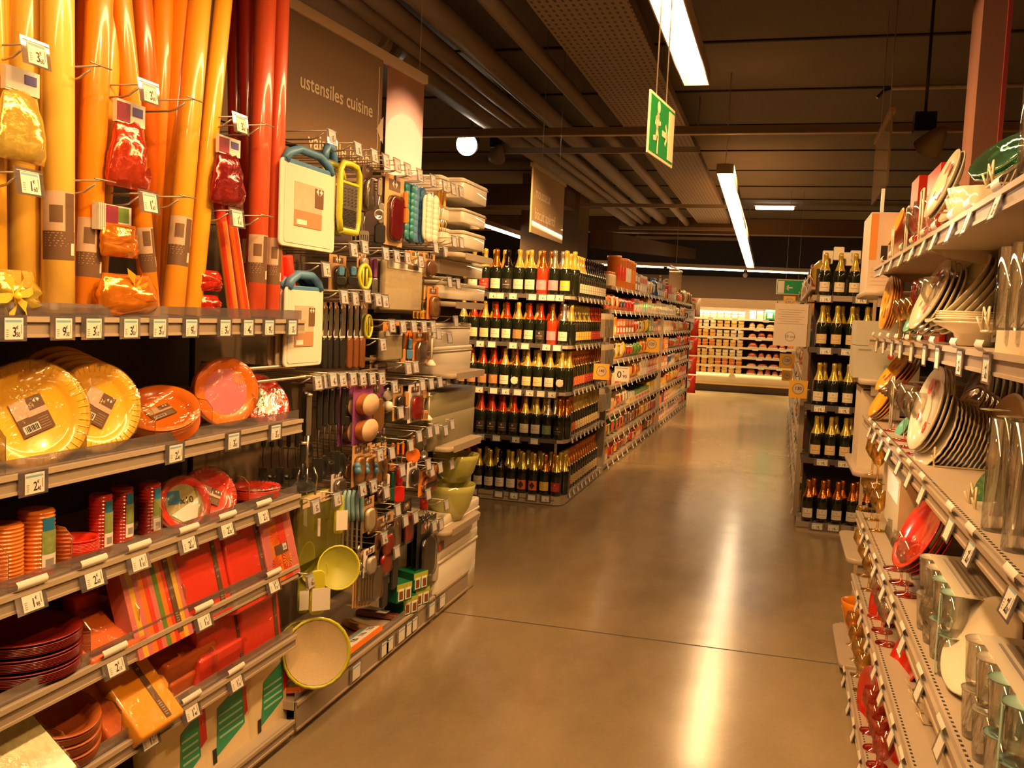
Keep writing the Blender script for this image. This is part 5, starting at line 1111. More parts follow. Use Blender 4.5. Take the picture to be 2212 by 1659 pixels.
# ================================================================ snack gondola
SZ = [.07, .30, .565, .85, 1.11, 1.38, 1.63, 1.865]
colr = {'red': (.70, .04, .015), 'orange': (.88, .22, .02), 'yellow': (.90, .52, .04), 'cream': (.78, .60, .36), 'green': (.10, .26, .04), 'blue': (.03, .12, .30), 'brown': (.25, .09, .03), 'white': (.80, .72, .60), 'pink': (.75, .22, .22), 'amber': (.80, .38, .05)}
pm1 = {k: mat(k+' snack print', c, .38, clear=.5, noise=.35, nscale=16) for k, c in colr.items()}
SM = {}
def snack_mesh(kind, c, c2):
    k = (kind, c, c2)
    if k in SM: return SM[k]
    m = MB(); q = MB(); W, D, Hh = 1., 1., 1.
    if kind == 'snack_bag':
        rings = []; r = random.Random(len(SM))
        for i in range(7):
            t = i/6; th = .5*math.sin(PI*min(max(t, .03), .97))**.6; rings.append([(.5*(1-.06*math.sin(PI*t))*sx, -th*sy*(1+.15*r.uniform(-1, 1)), t) for sx, sy in ((-1, .0), (-.55, 1), (0, 1.15), (.55, 1), (1, 0), (.55, -1), (0, -1.1), (-.55, -1))])
        m.loft(rings, pm1[c]); q.lathe([(.001, 0), (.27, 0)], pm1[c2], 10, Matrix.Translation((0, -.60, .5)) @ Matrix.Rotation(PI/2, 4, 'X'), caps=(0, 0)); q.bb(-.3, .3, -.60, -.585, .74, .82, white)
    elif kind == 'snack_box':
        m.bb(-.5, .5, -.5, .5, 0, 1, pm1[c]); q.bb(-.42, .42, -.512, -.5, .55, .85, pm1[c2]); q.bb(-.3, .35, -.512, -.5, .12, .42, white)
    elif kind == 'snack_tube':
        m.lathe([(.5, 0), (.5, .92), (.52, .92), (.52, 1)], pm1[c], 14); q.lathe([(.507, .25), (.507, .7)], pm1[c2], 8, a0=-2.4, a1=-.7)
    elif kind == 'snack_jar':
        m.lathe([(.46, 0), (.5, .05), (.5, .75), (.40, .84)], pm1[c], 14, caps=(1, 0)); q.lathe([(.42, .84), (.42, 1)], pm1[c2], 12); 
    elif kind == 'snack_tray':
        m.bb(-.5, .5, -.5, .5, 0, .5, pm1['cream']); q.loft([[(x*.46, y*.46, z) for x, y in ((-1, -1), (1, -1), (1, 1), (-1, 1))] for z in (.45, .9, 1)], pm1[c], sm=False); q.bb(-.4, .4, -.51, -.5, .1, .4, pm1[c2])
    SM[k] = (m.mesh(kind), q.mesh('print' if kind != 'snack_jar' else 'lid')); return SM[k]
def snack(kind, c, c2, loc, rz, W, D, Hh, label, group, tilt=0., cat=None):
    a, b = snack_mesh(kind, c, c2); o = bpy.data.objects.new(kind, a); COL.objects.link(o); o.location = loc; o.rotation_euler = (tilt, 0, rz); o.scale = (W, D, Hh)
    o['label'] = label; label = ' '.join(label.split()[:16]); tag(o, label, cat or {'snack_bag': 'snack bag', 'snack_box': 'box', 'snack_tube': 'tin', 'snack_jar': 'jar', 'snack_tray': 'tray'}[kind], group); part('front_print', b, o); return o
pal = {7: ['red', 'orange', 'orange', 'cream', 'cream', 'blue', 'blue', 'amber', 'pink', 'cream', 'red', 'orange', 'cream', 'orange'], 6: ['orange', 'red', 'pink', 'cream', 'cream', 'orange', 'amber', 'pink', 'cream'], 5: ['green', 'brown', 'cream', 'green', 'white', 'cream', 'orange', 'orange', 'orange'],
       4: ['blue', 'green', 'red', 'yellow', 'red', 'orange', 'green', 'cream', 'pink', 'orange'], 3: ['brown', 'green', 'cream', 'red', 'orange', 'pink', 'amber', 'cream', 'green'], 2: ['cream', 'white', 'green', 'yellow', 'cream', 'orange', 'yellow', 'orange', 'red'],
       1: ['orange', 'amber', 'brown', 'cream', 'orange', 'red', 'blue', 'yellow', 'amber', 'green', 'red'], 0: ['red', 'red', 'green', 'orange', 'brown', 'cream', 'orange', 'red', 'pink', 'amber', 'yellow', 'red']}
knd = {7: 'tube box box bag box box box jar bag bag', 6: 'bag box box box box bag', 5: 'box bag box box bag bag', 4: 'bag bag jar bag bag', 3: 'jar box box bag box', 2: 'bag tray tray bag box', 1: 'bag bag jar box box', 0: 'bag bag bag box box bag'}
sn = ['bottom', 'second lowest', 'third lowest', 'fourth', 'fifth', 'sixth', 'seventh', 'top']
ends = [9.05, 13.3, 17.6]
for u in range(2):
    y0, y1 = ends[u], ends[u+1]
    U = back_unit(('first snack shelving unit behind the wine display, left of the aisle', 'second snack shelving unit, farther down the left side towards the chiller')[u], 'gondola_shelving', 'shelving unit', 1, XC, y0, y1-.03, 1.95, depth=.42)
    m = MB(); m.bb(XC-.06, XC+.02, y0-.03, y0+.03, 0, 1.62, railm); wpart('upright_post', m, U)
    for i, z in enumerate(SZ):
        m = MB(); m.bb(XC-.42, XC, y0, y1-.03, z-.022, z, railm); m.bb(XC, XC+.012, y0, y1-.03, z-.034, z+.002, railm); s = wpart('shelf', m, U)
        for j in range(12): put_tag(s, (XC+.026, y0+.2+j*(y1-y0-.3)/12+R.uniform(-.05, .05), z-.028), RL, tilt=-.35, holder=False, w_=.05, h=.06)
for i, z in enumerate(SZ):
    y = 9.16; k = 0; top = (SZ[i+1]-z-.03) if i < 7 else .34
    P = pal[i]; K = knd[i].split()
    while y < 17.45:
        # a run of two or three facings of the same product
        ki = K[int((y-9)/8.5*len(K)) % len(K)]; c = P[int((y-9.1)/8.4*len(P)*1.0) % len(P)] if R.random() < .55 else R.choice(['orange', 'red', 'amber', 'orange', 'brown', 'yellow', 'green', 'red', 'cream']); c2 = R.choice(['white', 'yellow', 'red', 'cream', 'orange', 'blue'])
        if R.random() < .18: ki = R.choice(['bag', 'box', 'jar'])
        Wd = {'bag': .20, 'box': .17, 'jar': .10, 'tube': .13, 'tray': .24}[ki]*R.uniform(.85, 1.25); hh = min(top*R.uniform(.66, .95), {'bag': .23, 'box': .22, 'jar': .15, 'tube': .24, 'tray': .13}[ki]*R.uniform(.8, 1.12))
        if i == 7 and 9.3 < y < 10.6: ki, c, Wd, hh = 'tube', 'orange', .16, .33
        for q in range(R.choice((2, 2, 3))):
            if y > 17.45: break
            snack('snack_'+ki, c, c2, (XC-.075 if ki != 'tray' else XC-.11, y+Wd/2, z), RL+R.uniform(-.12, .12)*(ki == 'bag'), Wd*.95, (.12 if ki in ('bag', 'box') else Wd if ki != 'tray' else .2)*(.9), hh*R.uniform(.94, 1.0),
                  '%s snack %s, %s from the wine display, %s shelf, snack aisle' % (c, {'tray': 'tray', 'bag': 'bag', 'box': 'box', 'jar': 'jar', 'tube': 'tin'}[ki], ORD[k], sn[i]), 'snacks on the left aisle shelves', tilt=R.uniform(-.1, .1)*(ki == 'bag'))
            y += Wd+.012; k += 1
# red crisp bags hanging on the end of the snack unit
for i in range(5): snack('snack_bag', 'red', 'white', (XC-.02, 17.75, .20+i*.36), -.2, .34, .16, .33, 'large red crisp bag hanging at the far end of the snack shelves, %s from the floor' % ORD[i], 'red bags at the end of the snack shelves')
snack('snack_bag', 'cream', 'amber', (XC+.03, 17.75, 2.0-.35), -.3, .26, .14, .34, 'cream bag hanging topmost at the far end of the snack shelves', None)
m = MB(); m.bb(XC-.03, XC-.01, 17.60, 17.66, .05, 2.0, railm); m.bb(XC-.4, XC, 17.60, 17.62, .0, 1.9, railm); tag(m.build('end_panel'), 'narrow end panel of the snack shelves carrying the hanging red bags', 'end panel')
# promotional signs standing out from the shelves
amberc = mat('amber promo card', (.72, .38, .03), .5); ringc = mat('teal ring print', (.12, .22, .16), .5)
def promo(label, px, py, Y, X=None, w_=.15, n='30', rz=0., big=None, group='yellow promotion cards'):
    p = atX(px, py, X) if X is not None else atY(px, py, Y)
    t = thing('promotion_card', label, 'promotion card', p, (0, 0, rz), group)
    m = MB(); m.bb(-w_/2, w_/2, 0, .003, -w_/2, w_/2, amberc if big is None else white); part('card', m.mesh('card'), t)
    m = MB()
    if big is None:
        m.lathe([(w_*.28, 0), (w_*.32, 0)], ringc, 20, Matrix.Translation((0, -.001, w_*.03)) @ Matrix.Rotation(PI/2, 4, 'X'), caps=(0, 0)); m.lathe([(.001, 0), (w_*.28, 0)], tanp, 20, Matrix.Translation((0, -.0006, w_*.03)) @ Matrix.Rotation(PI/2, 4, 'X'), caps=(0, 0)); m.text(n, 0, -w_*.03, w_*.26, black, -.002)
    else:
        m.text('0', -w_*.16, -w_*.25, w_*.62, black, -.001); m.text('95', w_*.22, -w_*.25, w_*.3, black, -.001); m.text('€', w_*.12, w_*.12, w_*.15, black, -.001); m.bb(-w_*.42, w_*.4, -.001, 0, w_*.38, w_*.42, greyink)
    part('print', m.mesh('print'), t)
    if X is None: part('holder_arm', MB().tube([(0, .004, 0), (w_*.6, .01, 0), (max(.08, .24-p.x), .012, 0)], .004, wirem, 5).mesh('holder_arm'), t)
    return t
promo('yellow promotion card reading 140 at the corner where wine meets snacks', 1299, 803, None, -1.54, .145, '140')
promo('white price card reading 0,95 next to the yellow 140 card', 1343, 808, None, -1.56, .155, big=1, group=None)
promo('yellow promotion card reading 120 above the middle snack shelves', 1408, 745, None, -1.60, .19, '120')
promo('small white 0,95 price card near the far end of the snack shelves', 1487, 681, None, -1.60, .22, big=1, group=None)
cu = glass('clear cups', (.85, .8, .72), .2, body=(.4, .33, .25), dens=.18)
for i, (px, py) in enumerate(((1308, 690), (1308, 755), (1303, 848))):
    p = atX(px, py, XC+.08); m = MB(); m.bb(-.22, .22, -.04, .0, -.16, .0, cu)
    for k in range(7): m.bb(-.22+k*.07, -.215+k*.07, -.041, .0, -.16, .05, wirem)
    m.tube([(-.22, 0, .05), (.22, 0, .05)], .004, wirem, 5); tag(m.build('wire_basket', loc=p, rot=(0, 0, RL)), '%s wire basket clipped on the post between wine and snacks, counted from top' % ORD[i], 'basket', 'wire baskets on the post')
# ================================================================ chiller wall
fw = mat('chiller white enamel', (.70, .60, .42), .4); fd = mat('chiller dark inside', (.10, .065, .045), .6)
FX0, FX1, FY = -4.6, .30, 21.35
FU = thing('open_chiller', 'open refrigerated wall cabinet with seven shelves at the end of the aisle', 'chiller', ((FX0+FX1)/2, 21.8, 0))
m = MB(); m.bb(FX0, FX1, 22.12, 22.17, .1, 2.0, fd); wpart('back_panel', m, FU)
m = MB(); m.bb(FX0, FX1, FY, 22.1, 1.94, 2.09, mat('canopy enamel', (.36, .27, .17), .45)); m.bb(FX0, FX1, FY-.02, FY, 1.89, 2.09, mat('canopy enamel', (0, 0, 0))); wpart('canopy', m, FU)
m = MB(); m.bb(FX0+.1, FX1-.1, FY+.06, FY+.10, 1.90, 1.93, emis('chiller tube', (1, .85, .6), 9)); wpart('canopy_light', m, FU)
m = MB(); m.rbox(((FX0+FX1)/2, FY+.2, .28), (FX1-FX0, .55, .26), .08, fw, ax='x'); m.bb(FX0, FX1, FY-.09, FY-.07, .17, .20, mat('bumper', (.75, .55, .25), .35)); m.bb(FX0, FX1, FY+.0, 22.1, 0, .15, fd); wpart('base', m, FU)
m = MB(); m.lathe([(.001, 0), (.07, 0)], fw, 16, Matrix.Translation((atY(1581, 817, FY-.09).x, FY-.095, .36)) @ Matrix.Rotation(PI/2, 4, 'X'), caps=(0, 0)); wpart('round_badge', m, FU)
for x in (FX0, FX1): m = MB(); m.bb(x-.03, x+.03, FY+.05, 22.1, .1, 2.05, fw); wpart('side_panel', m, FU)
FZ = [.42, .60, .80, 1.02, 1.24, 1.455, 1.66]
for i, z in enumerate(FZ):
    m = MB(); m.bb(FX0, FX1, FY+.10+.03*(i > 0), 22.1, z-.02, z, fw); m.bb(FX0, FX1, FY+.09+.03*(i > 0), FY+.10+.03*(i > 0), z-.045, z+.005, fw); s = wpart('shelf', m, FU)
    for j in range(9): put_tag(s, (FX0+.3+j*.55+R.uniform(-.1, .1), FY+.06, z-.03), 0, holder=False, w_=.13, h=.06)
tubm = {k: mat(k+' tub', c, .45) for k, c in dict(yellow=(.88, .46, .04), orange=(.80, .22, .02), white=(.85, .74, .45), pale=(.85, .55, .14)).items()}; meat = [mat('meat '+k, c, .35, clear=.5, noise=.35, nscale=9) for k, c in dict(a=(.62, .14, .06), b=(.75, .28, .12), c=(.50, .10, .05)).items()]
for i, z in enumerate(FZ):
    # stacked tubs on the left half
    x = -2.75; k = 0; pal_ = [['yellow', 'yellow', 'pale'], ['orange', 'yellow', 'orange'], ['yellow', 'pale', 'white'], ['pale', 'orange', 'pale'], ['white', 'yellow', 'white'], ['white', 'white', 'pale'], ['white', 'white', 'white']][i]
    while x < -.85:
        c = pal_[min(2, int((x+2.75)/1.95*3))]
        for l in range(2):
            m = MB(); hh = .078
            m.rbox((0, 0, .033), (.13, .12, .062), .018, tubm[c], ax='z', bev=.002, taper=.88, n=2); o = m.build('margarine_tub', loc=(x, FY+.20, z+l*hh)); tag(o, '%s %s tub, %s stack from left, level %s, chiller shelf %s from below' % (c, 'lidded', ORD[k], ('one', 'two', 'three')[l], ORD[i]), 'tub', 'stacked tubs in the chiller')
            q = MB(); q.rbox((0, 0, .069), (.138, .128, .010), .02, white, ax='z', bev=.001, n=2); part('lid', q.mesh('lid'), o)
        x += .155; k += 1
    x = -.72; k = 0
    while x < .22:
        w_ = R.choice((.14, .18, .22)); mt = meat[(k+i) % 3] if i < 5 else tubm['pale' if (k % 2) else 'white']; hh = R.uniform(.07, .11) if i not in (1,) else .05
        if i == 6: hh = .19
        o = MB(); o.rbox((0, 0, .012), (w_*.95, .16, .024), .02, white, ax='z', bev=.003, n=2); o = o.build('meat_tray', loc=(x+w_/2, FY+.22, z)); tag(o, 'packaged %s product, %s right of the tub stacks, chiller shelf %s from below' % ('meat' if i < 5 else 'pale', ORD[k], ORD[i]), 'food tray', 'food trays in the chiller')
        q = MB()
        if i == 6: q.bb(-w_*.46, w_*.46, -.07, .07, .02, hh, mt)
        else: q.loft([[(w_*.44*math.cos(2*PI*j/12)*s_, .07*math.sin(2*PI*j/12)*s_, .02+zz) for j in range(12)] for s_, zz in ((1, 0), (1.02, hh*.4), (.75, hh*.85), (.25, hh))], mt)
        part('contents', q.mesh('contents'), o); x += w_+.02; k += 1
m = MB(); p = atY(1670, 680, FY+.12); m.bb(-.16, .16, 0, .02, -.14, .10, mat('green poster', (.01, .22, .08), .5)); m.bb(-.12, -.01, -.002, 0, -.08, .04, white); m.bb(.03, .13, -.002, 0, -.08, .04, white); tag(m.build('chiller_sign', loc=(p.x, p.y, p.z)), 'green sign with two white panels at the right of the chiller top shelf', 'sign')
m = MB(); m.bb(FX0, -.80, FY+.04, FY+.06, .4, .41, fw)
# ================================================================ right end display of sparkling wine
XR2 = .20; YR = 7.27
WU = thing('bottle_display', 'end display unit with five shelves of champagne, right of the aisle', 'display unit', (.9, 7.6, 0))
m = MB(); m.bb(XR2+.03, 1.9, 7.62, 7.66, 0, 2.0, dark); wpart('back_panel', m, WU)
RZ = [.08, .565, .965, 1.395, 1.78]
rl = [('gold', 'white'), ('gold', 'cream'), ('gold', 'white'), ('gold', 'cream'), ('gold', 'white')]
for i, z in enumerate(RZ):
    m = MB(); m.bb(XR2, 1.9, YR-.02, 7.62, z-.028 if i else 0, z-.002, shelfm if i in (0, 4) else dark); m.bb(XR2, 1.9, YR-.035, YR-.02, z-.035, z+.006, mat('dark rail', (.10, .08, .08), .3) if i in (1, 2, 3) else railm); s = wpart('shelf', m, WU)
    for px in ((1782, 1868), (1783, 1827), (1770, 1823), (1775, 1820), (1765, 1800, 1857))[4-i] if 0 else ((1765, 1800, 1857), (1776, 1822), (1770, 1823), (1783, 1829), (1783, 1860))[i]: put_tag(s, tuple(SY(px, YR-.04, z-.02)), 0, '19', '50', w_=.075, h=.045)
    for j in range(5 if i != 3 else 6):
        x = SY((1742, 1759, 1765, 1772, 1779)[i], YR+.05, z).x+j*.104*(1.0)
        fo, la = rl[i]; sh_ = 'rect'
        bottle((x, YR+.03, z), 0, '%s foil champagne bottle, %s from left, front, %s shelf, right display' % (fo, ORD[j], names[i]), fo if i else 'copper', la, 20, sh_, 'bottles in front on the right wine display')
        if i != 4: bottle((x+.04, YR+.125, z), 0, 'champagne bottle, second row, behind %s front one, %s shelf, right display' % (ORD[j], names[i]), 'copper' if i == 0 else 'gold', la, 12, sh_, 'rear bottles on the right wine display', full=False)
m = MB()
for k, (px, py) in enumerate(((1788, 556), (1812, 548), (1832, 560), (1848, 556))):
    p = atY(px, py, YR+.12); m = MB(); m.rbox((0, 0, 0), (.075, .04, .10), .008, wpl); tag(m.build('security_tag', loc=p), '%s white security box on the necks of the top champagne row, from left' % ORD[k], 'security tag', 'security boxes on champagne necks')
o = bpy.data.objects  # pale necked bottle at lower right of the display
bottle(SY(1858, YR+.05, RZ[0]), 0, 'champagne bottle with pale silver foil at the right end of the bottom shelf', 'silver', 'white', 20, 'rect')
# snacks on the aisle side behind the right display
RU = back_unit('shelving unit of snacks behind the champagne display, seen at a grazing angle', 'gondola_shelving', 'shelving unit', -1, XR2, 7.9, 17.6, 1.95, depth=.42)
for i, z in enumerate(SZ):
    m = MB(); m.bb(XR2, XR2+.42, 7.7, 17.6, z-.022, z, shelfm); m.bb(XR2-.012, XR2, 7.7, 17.6, z-.034, z+.002, railm); s = wpart('shelf', m, RU)
    for j in range(11): put_tag(s, (XR2-.026, 7.9+j*.85, z-.028), RR, tilt=-.35, holder=False, w_=.05, h=.06)
    y = 7.8; k = 0
    while y < 13.5:
        ki = R.choice(['bag', 'box', 'jar', 'bag']); c = R.choice(['cream', 'yellow', 'white', 'amber', 'pink', 'green', 'blue', 'orange', 'cream']); Wd = R.uniform(.16, .26)
        snack('snack_'+ki, c, 'white', (XR2+.07, y+Wd/2, z), RR, Wd*.92, .13, min(.24, ((SZ[i+1]-z-.03) if i < 7 else .26))*R.uniform(.7, 1), '%s %s, %s behind the champagne display, %s shelf, right side of aisle' % (c, ki, ORD[k], sn[i]), 'goods on the right aisle shelves behind the champagne')
        y += Wd+.02; k += 1
# notice and promo cards in front of the right shelves
t = thing('notice_sheet', 'white printed notice with a round logo reading 18 ans, hanging left of the champagne', 'notice', atY(1708, 702, 7.55))
m = MB(); m.bb(-.125, .125, 0, .003, -.165, .165, mat('notice paper', (.74, .64, .56), .6)); part('sheet', m.mesh('sheet'), t)
m = MB()
for i in range(7): m.bb(-.10+.02*(i % 2), .10-.02*(i % 3), -.001, 0, .115-i*.018, .119-i*.018, mat('faint print', (.45, .36, .30), .6))
m.lathe([(.034, 0), (.038, 0)], greyink, 20, Matrix.Translation((.0, -.001, -.09)) @ Matrix.Rotation(PI/2, 4, 'X'), caps=(0, 0)); m.text('18 ans', 0, -.10, .032, greyink, -.001); part('print', m.mesh('print'), t)
m = MB(); m.tube([(-.11, .002, .165), (-.11, .002, .185), (.20, .01, .185), (.20, .2, .185)], .004, wirem, 5); m.bb(.11, .15, .02, .06, -1.5, .19, railm); part('holder', m.mesh('holder'), t)
promo('yellow promotion card reading 130 beside the champagne display', 1724, 841, 7.35, n='130', w_=.135)
promo('yellow promotion card over the printed notice', 1705, 652, 7.62, n='30', w_=.09)
promo('yellow promotion card reading 120 right below the notice', 1700, 780, 8.6, n='120', w_=.13)
promo('small yellow promotion card under the 120 card beside the chiller', 1700, 812, 9.6, n='30', w_=.10)
# ================================================================ dish shelves right of the aisle
XR = .37
DU = back_unit('tableware shelving unit full of plates and glasses, nearest on the right', 'gondola_shelving', 'shelving unit', -1, XR, 1.15, 4.25, 2.2, depth=.46)
DE = back_unit('end shelving unit with cardboard boxes next to the tableware shelves', 'gondola_shelving', 'shelving unit', -1, XR, 4.27, 4.98, 2.2, depth=.46)
QZ = [1.808, 1.516, 1.178, .758, .480, .05]
dtags = [(1905, 1922, 1945, 1968, 1992, 2016, 2052, 2088, 2150), (1893, 1908, 1926, 1944, 1968, 1996, 2024, 2072, 2130), (1878, 1888, 1902, 1918, 1940, 1962, 1990, 2050, 2094, 2180), (1862, 1872, 1888, 1906, 1925, 1948, 1985, 2030, 2080), (1850, 1858, 1872, 1888, 1902, 1925, 1945), (1822, 1832, 1842, 1855)]
for i, z in enumerate(QZ):
    s = shelf_slab(DU, -1, XR, 1.15, 4.25, z, depth=.46, th=.022, perf=i > 1, rail=.036)
    for j, px in enumerate(dtags[i]):
        p = S(px, XR-.016, z-.02); put_tag(s, (XR-.016, p.y, z-.026), RR, *(('2', '50') if px > 2060 else ('', '')), tilt=.0 if i == 1 else -.28, curl=True, w_=.048, h=.048)
    for y in (4.22, 2.90, 1.56):
        m = MB(); m.prism([(-.44, -.03), (-.02, -.03), (-.06, -.05), (-.20, -.075), (-.44, -.085)], -.003, .003, shelfm); o = m.build('bracket'); o.parent = s; o.location = (XR, y, z); o.rotation_euler = (0, 0, PI); 
        o.location = (XR, y, z+.008)
def rprism(lbl): pass
ez = {}
for k, (py, px) in dict(a=(630, 1880), b=(815, 1866), c=(995, 1846), d=(1160, 1830), e=(1352, 1812)).items():
    z = atX(px, py, .37).z; ez[k] = z
    m = MB(); m.rbox((XR+.20, 4.60, z-.012), (.46, .62, .024), .05, shelfm, ax='z', bev=.003); m.bb(XR+.02, XR+.42, 4.31, 4.335, z-.07, z-.02, shelfm); wpart('shelf', m, DE)
# -------- materials of tableware
clg = glass('clear glass', (.95, .94, .90), .06, .02); amb = glass('amber glass', (.99, .84, .50), .08, .03); grg = glass('green glass', (.45, .75, .52), .12, .05, body=(.10, .34, .18), dens=.35); redg = glass('red glass', (.95, .55, .45), .08, .03, body=(.6, .03, .01), dens=.12)
por = mat('white porcelain', (.80, .73, .58), .16, clear=.6); crm = mat('cream stoneware', (.62, .50, .30), .3, clear=.3); ylp = mat('yellow faience', (.82, .42, .04), .25, clear=.5); dkp = mat('dark stoneware', (.10, .065, .04), .22, clear=.5); rdp = mat('red porcelain', (.55, .025, .008), .15, clear=.9); teas = mat('green stripe ware', (.12, .42, .28), .3, clear=.4); flr = mat('red flower print', (.70, .06, .03), .35); dotm = mat('brown dot', (.28, .08, .01), .4)
def pxm(p): return F_/-(MT @ (Vector(p)-CAM)).z
def rplate(label, px, py, rpx, X, n, dirn, m_, gap=.008, deco=None, depth=.14, scal=0, group=None, rim=.68):
    c = atX(px, py, X); R_ = rpx/pxm(c); q = Vector(dirn).to_track_quat('Z', 'Y')
    g = group or 'plates on the right shelves'
    def mk():
        m = MB(); m.lathe([(.001, 0), (R_*rim*.92, 0), (R_*rim, R_*depth*.2), (R_*.97, R_*depth), (R_, R_*depth*.95), (R_*.97, R_*depth-.005), (R_*rim, R_*depth*.2-.006), (R_*rim*.6, -.006), (.001, -.005)], m_, 48, caps=(0, 0), wn=scal, wav=.018 if scal else 0)
        return m
    me = mk().mesh('plate'); dm = None
    if deco == 'flower':
        d = MB()
        for cx, cy, s in ((-.25, .5, .22), (.35, -.42, .16), (-.45, -.25, .10)):
            for k in range(6):
                a = 2*PI*k/6; d.lathe([(.001, 0), (R_*s*.45, 0)], flr, 8, Matrix.Translation((R_*cx+R_*s*.5*math.cos(a), R_*cy+R_*s*.5*math.sin(a), R_*depth*.55+.004)), caps=(0, 0))
            d.lathe([(R_*s*.2, 0), (R_*s*.3, 0)], por, 8, Matrix.Translation((R_*cx, R_*cy, R_*depth*.55+.006)), caps=(0, 0))
        d.tube([(-R_*.2, R_*.3, .004), (0, 0, .002), (R_*.1, -R_*.3, .003), (R_*.35, -R_*.3, .004)], .0012, greyink, 4); dm = d.mesh('flower_print')
    if deco == 'dots':
        d = MB()
        for cx, cy, s in ((-.1, .5, .17), (.3, .1, .13), (-.35, .1, .12), (.1, -.35, .15), (-.45, -.4, .1), (.5, -.3, .1), (.4, .6, .1)): d.lathe([(.001, 0), (R_*s, 0)], dotm, 12, Matrix.Translation((R_*cx, R_*cy, R_*depth*.5+.005)), caps=(0, 0))
        dm = d.mesh('dot_print')
    dv_ = Vector(dirn).normalized()
    for i in range(n):
        o = bpy.data.objects.new('plate', me); COL.objects.link(o); o.location = c-dv_*gap*i; o.rotation_euler = q.to_euler()
        tag(o, label if n == 1 else (label if i == 0 else ' '.join(('%s behind the %s' % (ORD[i-1], label)).replace(' leaning', '').replace(' standing', '').replace(' and twigs', '').replace(' and orange', '').split())), 'plate', g)
        if dm and i == 0: part(dm.name.split('.')[0], dm, o)
L0 = (-.97, -.08, .30); L1 = (-.88, -.14, .5)
def wrack(label, px, py, X, W=.12, L_=.2):
    c = atX(px, py, X); m = MB()
    for s_ in (0, 1): m.tube([(s_*L_, -W/2, 0), (s_*L_, W/2, 0)], .0028, crm, 5)
    for y in (-W/2, W/2): m.tube([(-.01, y, .03), (0, y, 0), (L_, y, 0), (L_+.05, y, .14)], .0028, crm, 5)
    m.tube([(0, -W*.35, 0), (0, -W*.35, .05), (0, 0, .03), (0, W*.35, .05), (0, W*.35, 0)], .003, crm, 6)
    tag(m.build('wire_plate_rack', loc=c), label, 'plate rack', 'wire plate racks')
def vessel(name, label, cat, px, X, z, prof, m_, group=None, py=None, n=26, extra=None, wn=0, wav=0., sc_=1.):
    p = S(px, X, z) if py is None else atZ(px, py, z)
    m = MB(); m.lathe([(r*sc_, h*sc_) for r, h in prof], m_, n, caps=(0, 0), wn=wn, wav=wav); o = m.build(name, loc=p); tag(o, label, cat, group)
    if extra: q = MB(); extra(q, p); part(extra.__name__, q.mesh(extra.__name__), o)
    return o
VP_ = lambda h, r: [(.001, .0), (r, .0), (r, h), (r-.004, h), (r-.005, .03), (.001, .028)]
WG = lambda r=.034, h=.16: [(.001, .0), (r*.95, .002), (r*.9, .004), (.005, .009), (.004, h*.45), (r*.5, h*.52), (r, h*.72), (r*.82, h), (r*.79, h), (r*.95, h*.72), (r*.45, h*.54), (.001, h*.50)]
TUM = lambda r=.036, h=.10: [(.001, .0), (r*.8, .0), (r*.88, h*.2), (r, h), (r*.96, h), (r*.84, h*.22), (.001, h*.14)]
gV = 'tall clear glass vases'; gW = 'stem glasses on the right shelves'; gT = 'tumblers in cardboard carriers'
# shelf 1 (top)
vessel('glass_vase', 'tall clear glass vase at the right edge of the top shelf', 'vase', 2222, .40, QZ[0], VP_(.20, .022), clg, gV)
rplate('green glass scalloped tray leaning on a wire stand, top shelf', 2168, 345, 70, .46, 2, (-.62, -.35, .7), grg, depth=.25, scal=16, gap=.014)
wrack('wire stand holding the green glass tray on the top shelf', 2138, 400, .42, .07, .10)
vessel('salad_bowl', 'white scalloped bowl on the top shelf, inner one of the nested pair', 'bowl', 2112, .50, QZ[0]+.035, [(.04, 0), (.05, .002), (.066, .05), (.085, .105), (.081, .105), (.062, .05), (.001, .01)], por, 'white scalloped bowls', wn=14, wav=.02, n=56)
vessel('salad_bowl', 'white scalloped bowl on the top shelf, outer one of the nested pair', 'bowl', 2108, .49, QZ[0], [(.04, 0), (.05, .002), (.066, .05), (.085, .105), (.081, .105), (.062, .05), (.001, .01)], por, 'white scalloped bowls', wn=14, wav=.02, n=56)
rplate('white plate with red flower leaning on the top shelf', 2044, 400, 78, .43, 2, (-.95, -.08, .34), por, deco='flower', gap=.014)
rplate('white plate in the flat leaning stack right of the flower plate, top shelf', 2074, 445, 52, .50, 5, (-.75, -.2, .65), por, gap=.012)
wrack('wire rack under the flower plates on the top shelf', 2020, 455, .42, .10, .16)
def rbx(label, px0, py0, px1, py1, X, m_, dX=.08, name='gift_box', cat='box', group=None, pr=None, zb=None):
    a = atX(px1, py0, X); b = atX(px0, py1, X); W = abs(b.y-a.y); h = a.z-(b.z if zb is None else zb); zb = b.z if zb is None else zb
    m = MB(); m.bb(-W/2, W/2, 0, dX, 0, h, m_); o = m.build(name, loc=(X, (a.y+b.y)/2, zb), rot=(0, 0, RR)); tag(o, label, cat, group)
    if pr: q = MB(); pr(q, W, h); part('front_print', q.mesh('front_print'), o)
    return o
redb = mat('red glossy card', (.60, .03, .012), .3, clear=.6)
rbx('glossy red box standing between glasses and flower plate on the top shelf', 1996, 350, 2034, 492, .46, redb, .05, zb=QZ[0])
rbx('small red box behind the glasses on the top shelf', 1962, 378, 1986, 500, .50, redb, .05, zb=QZ[0])
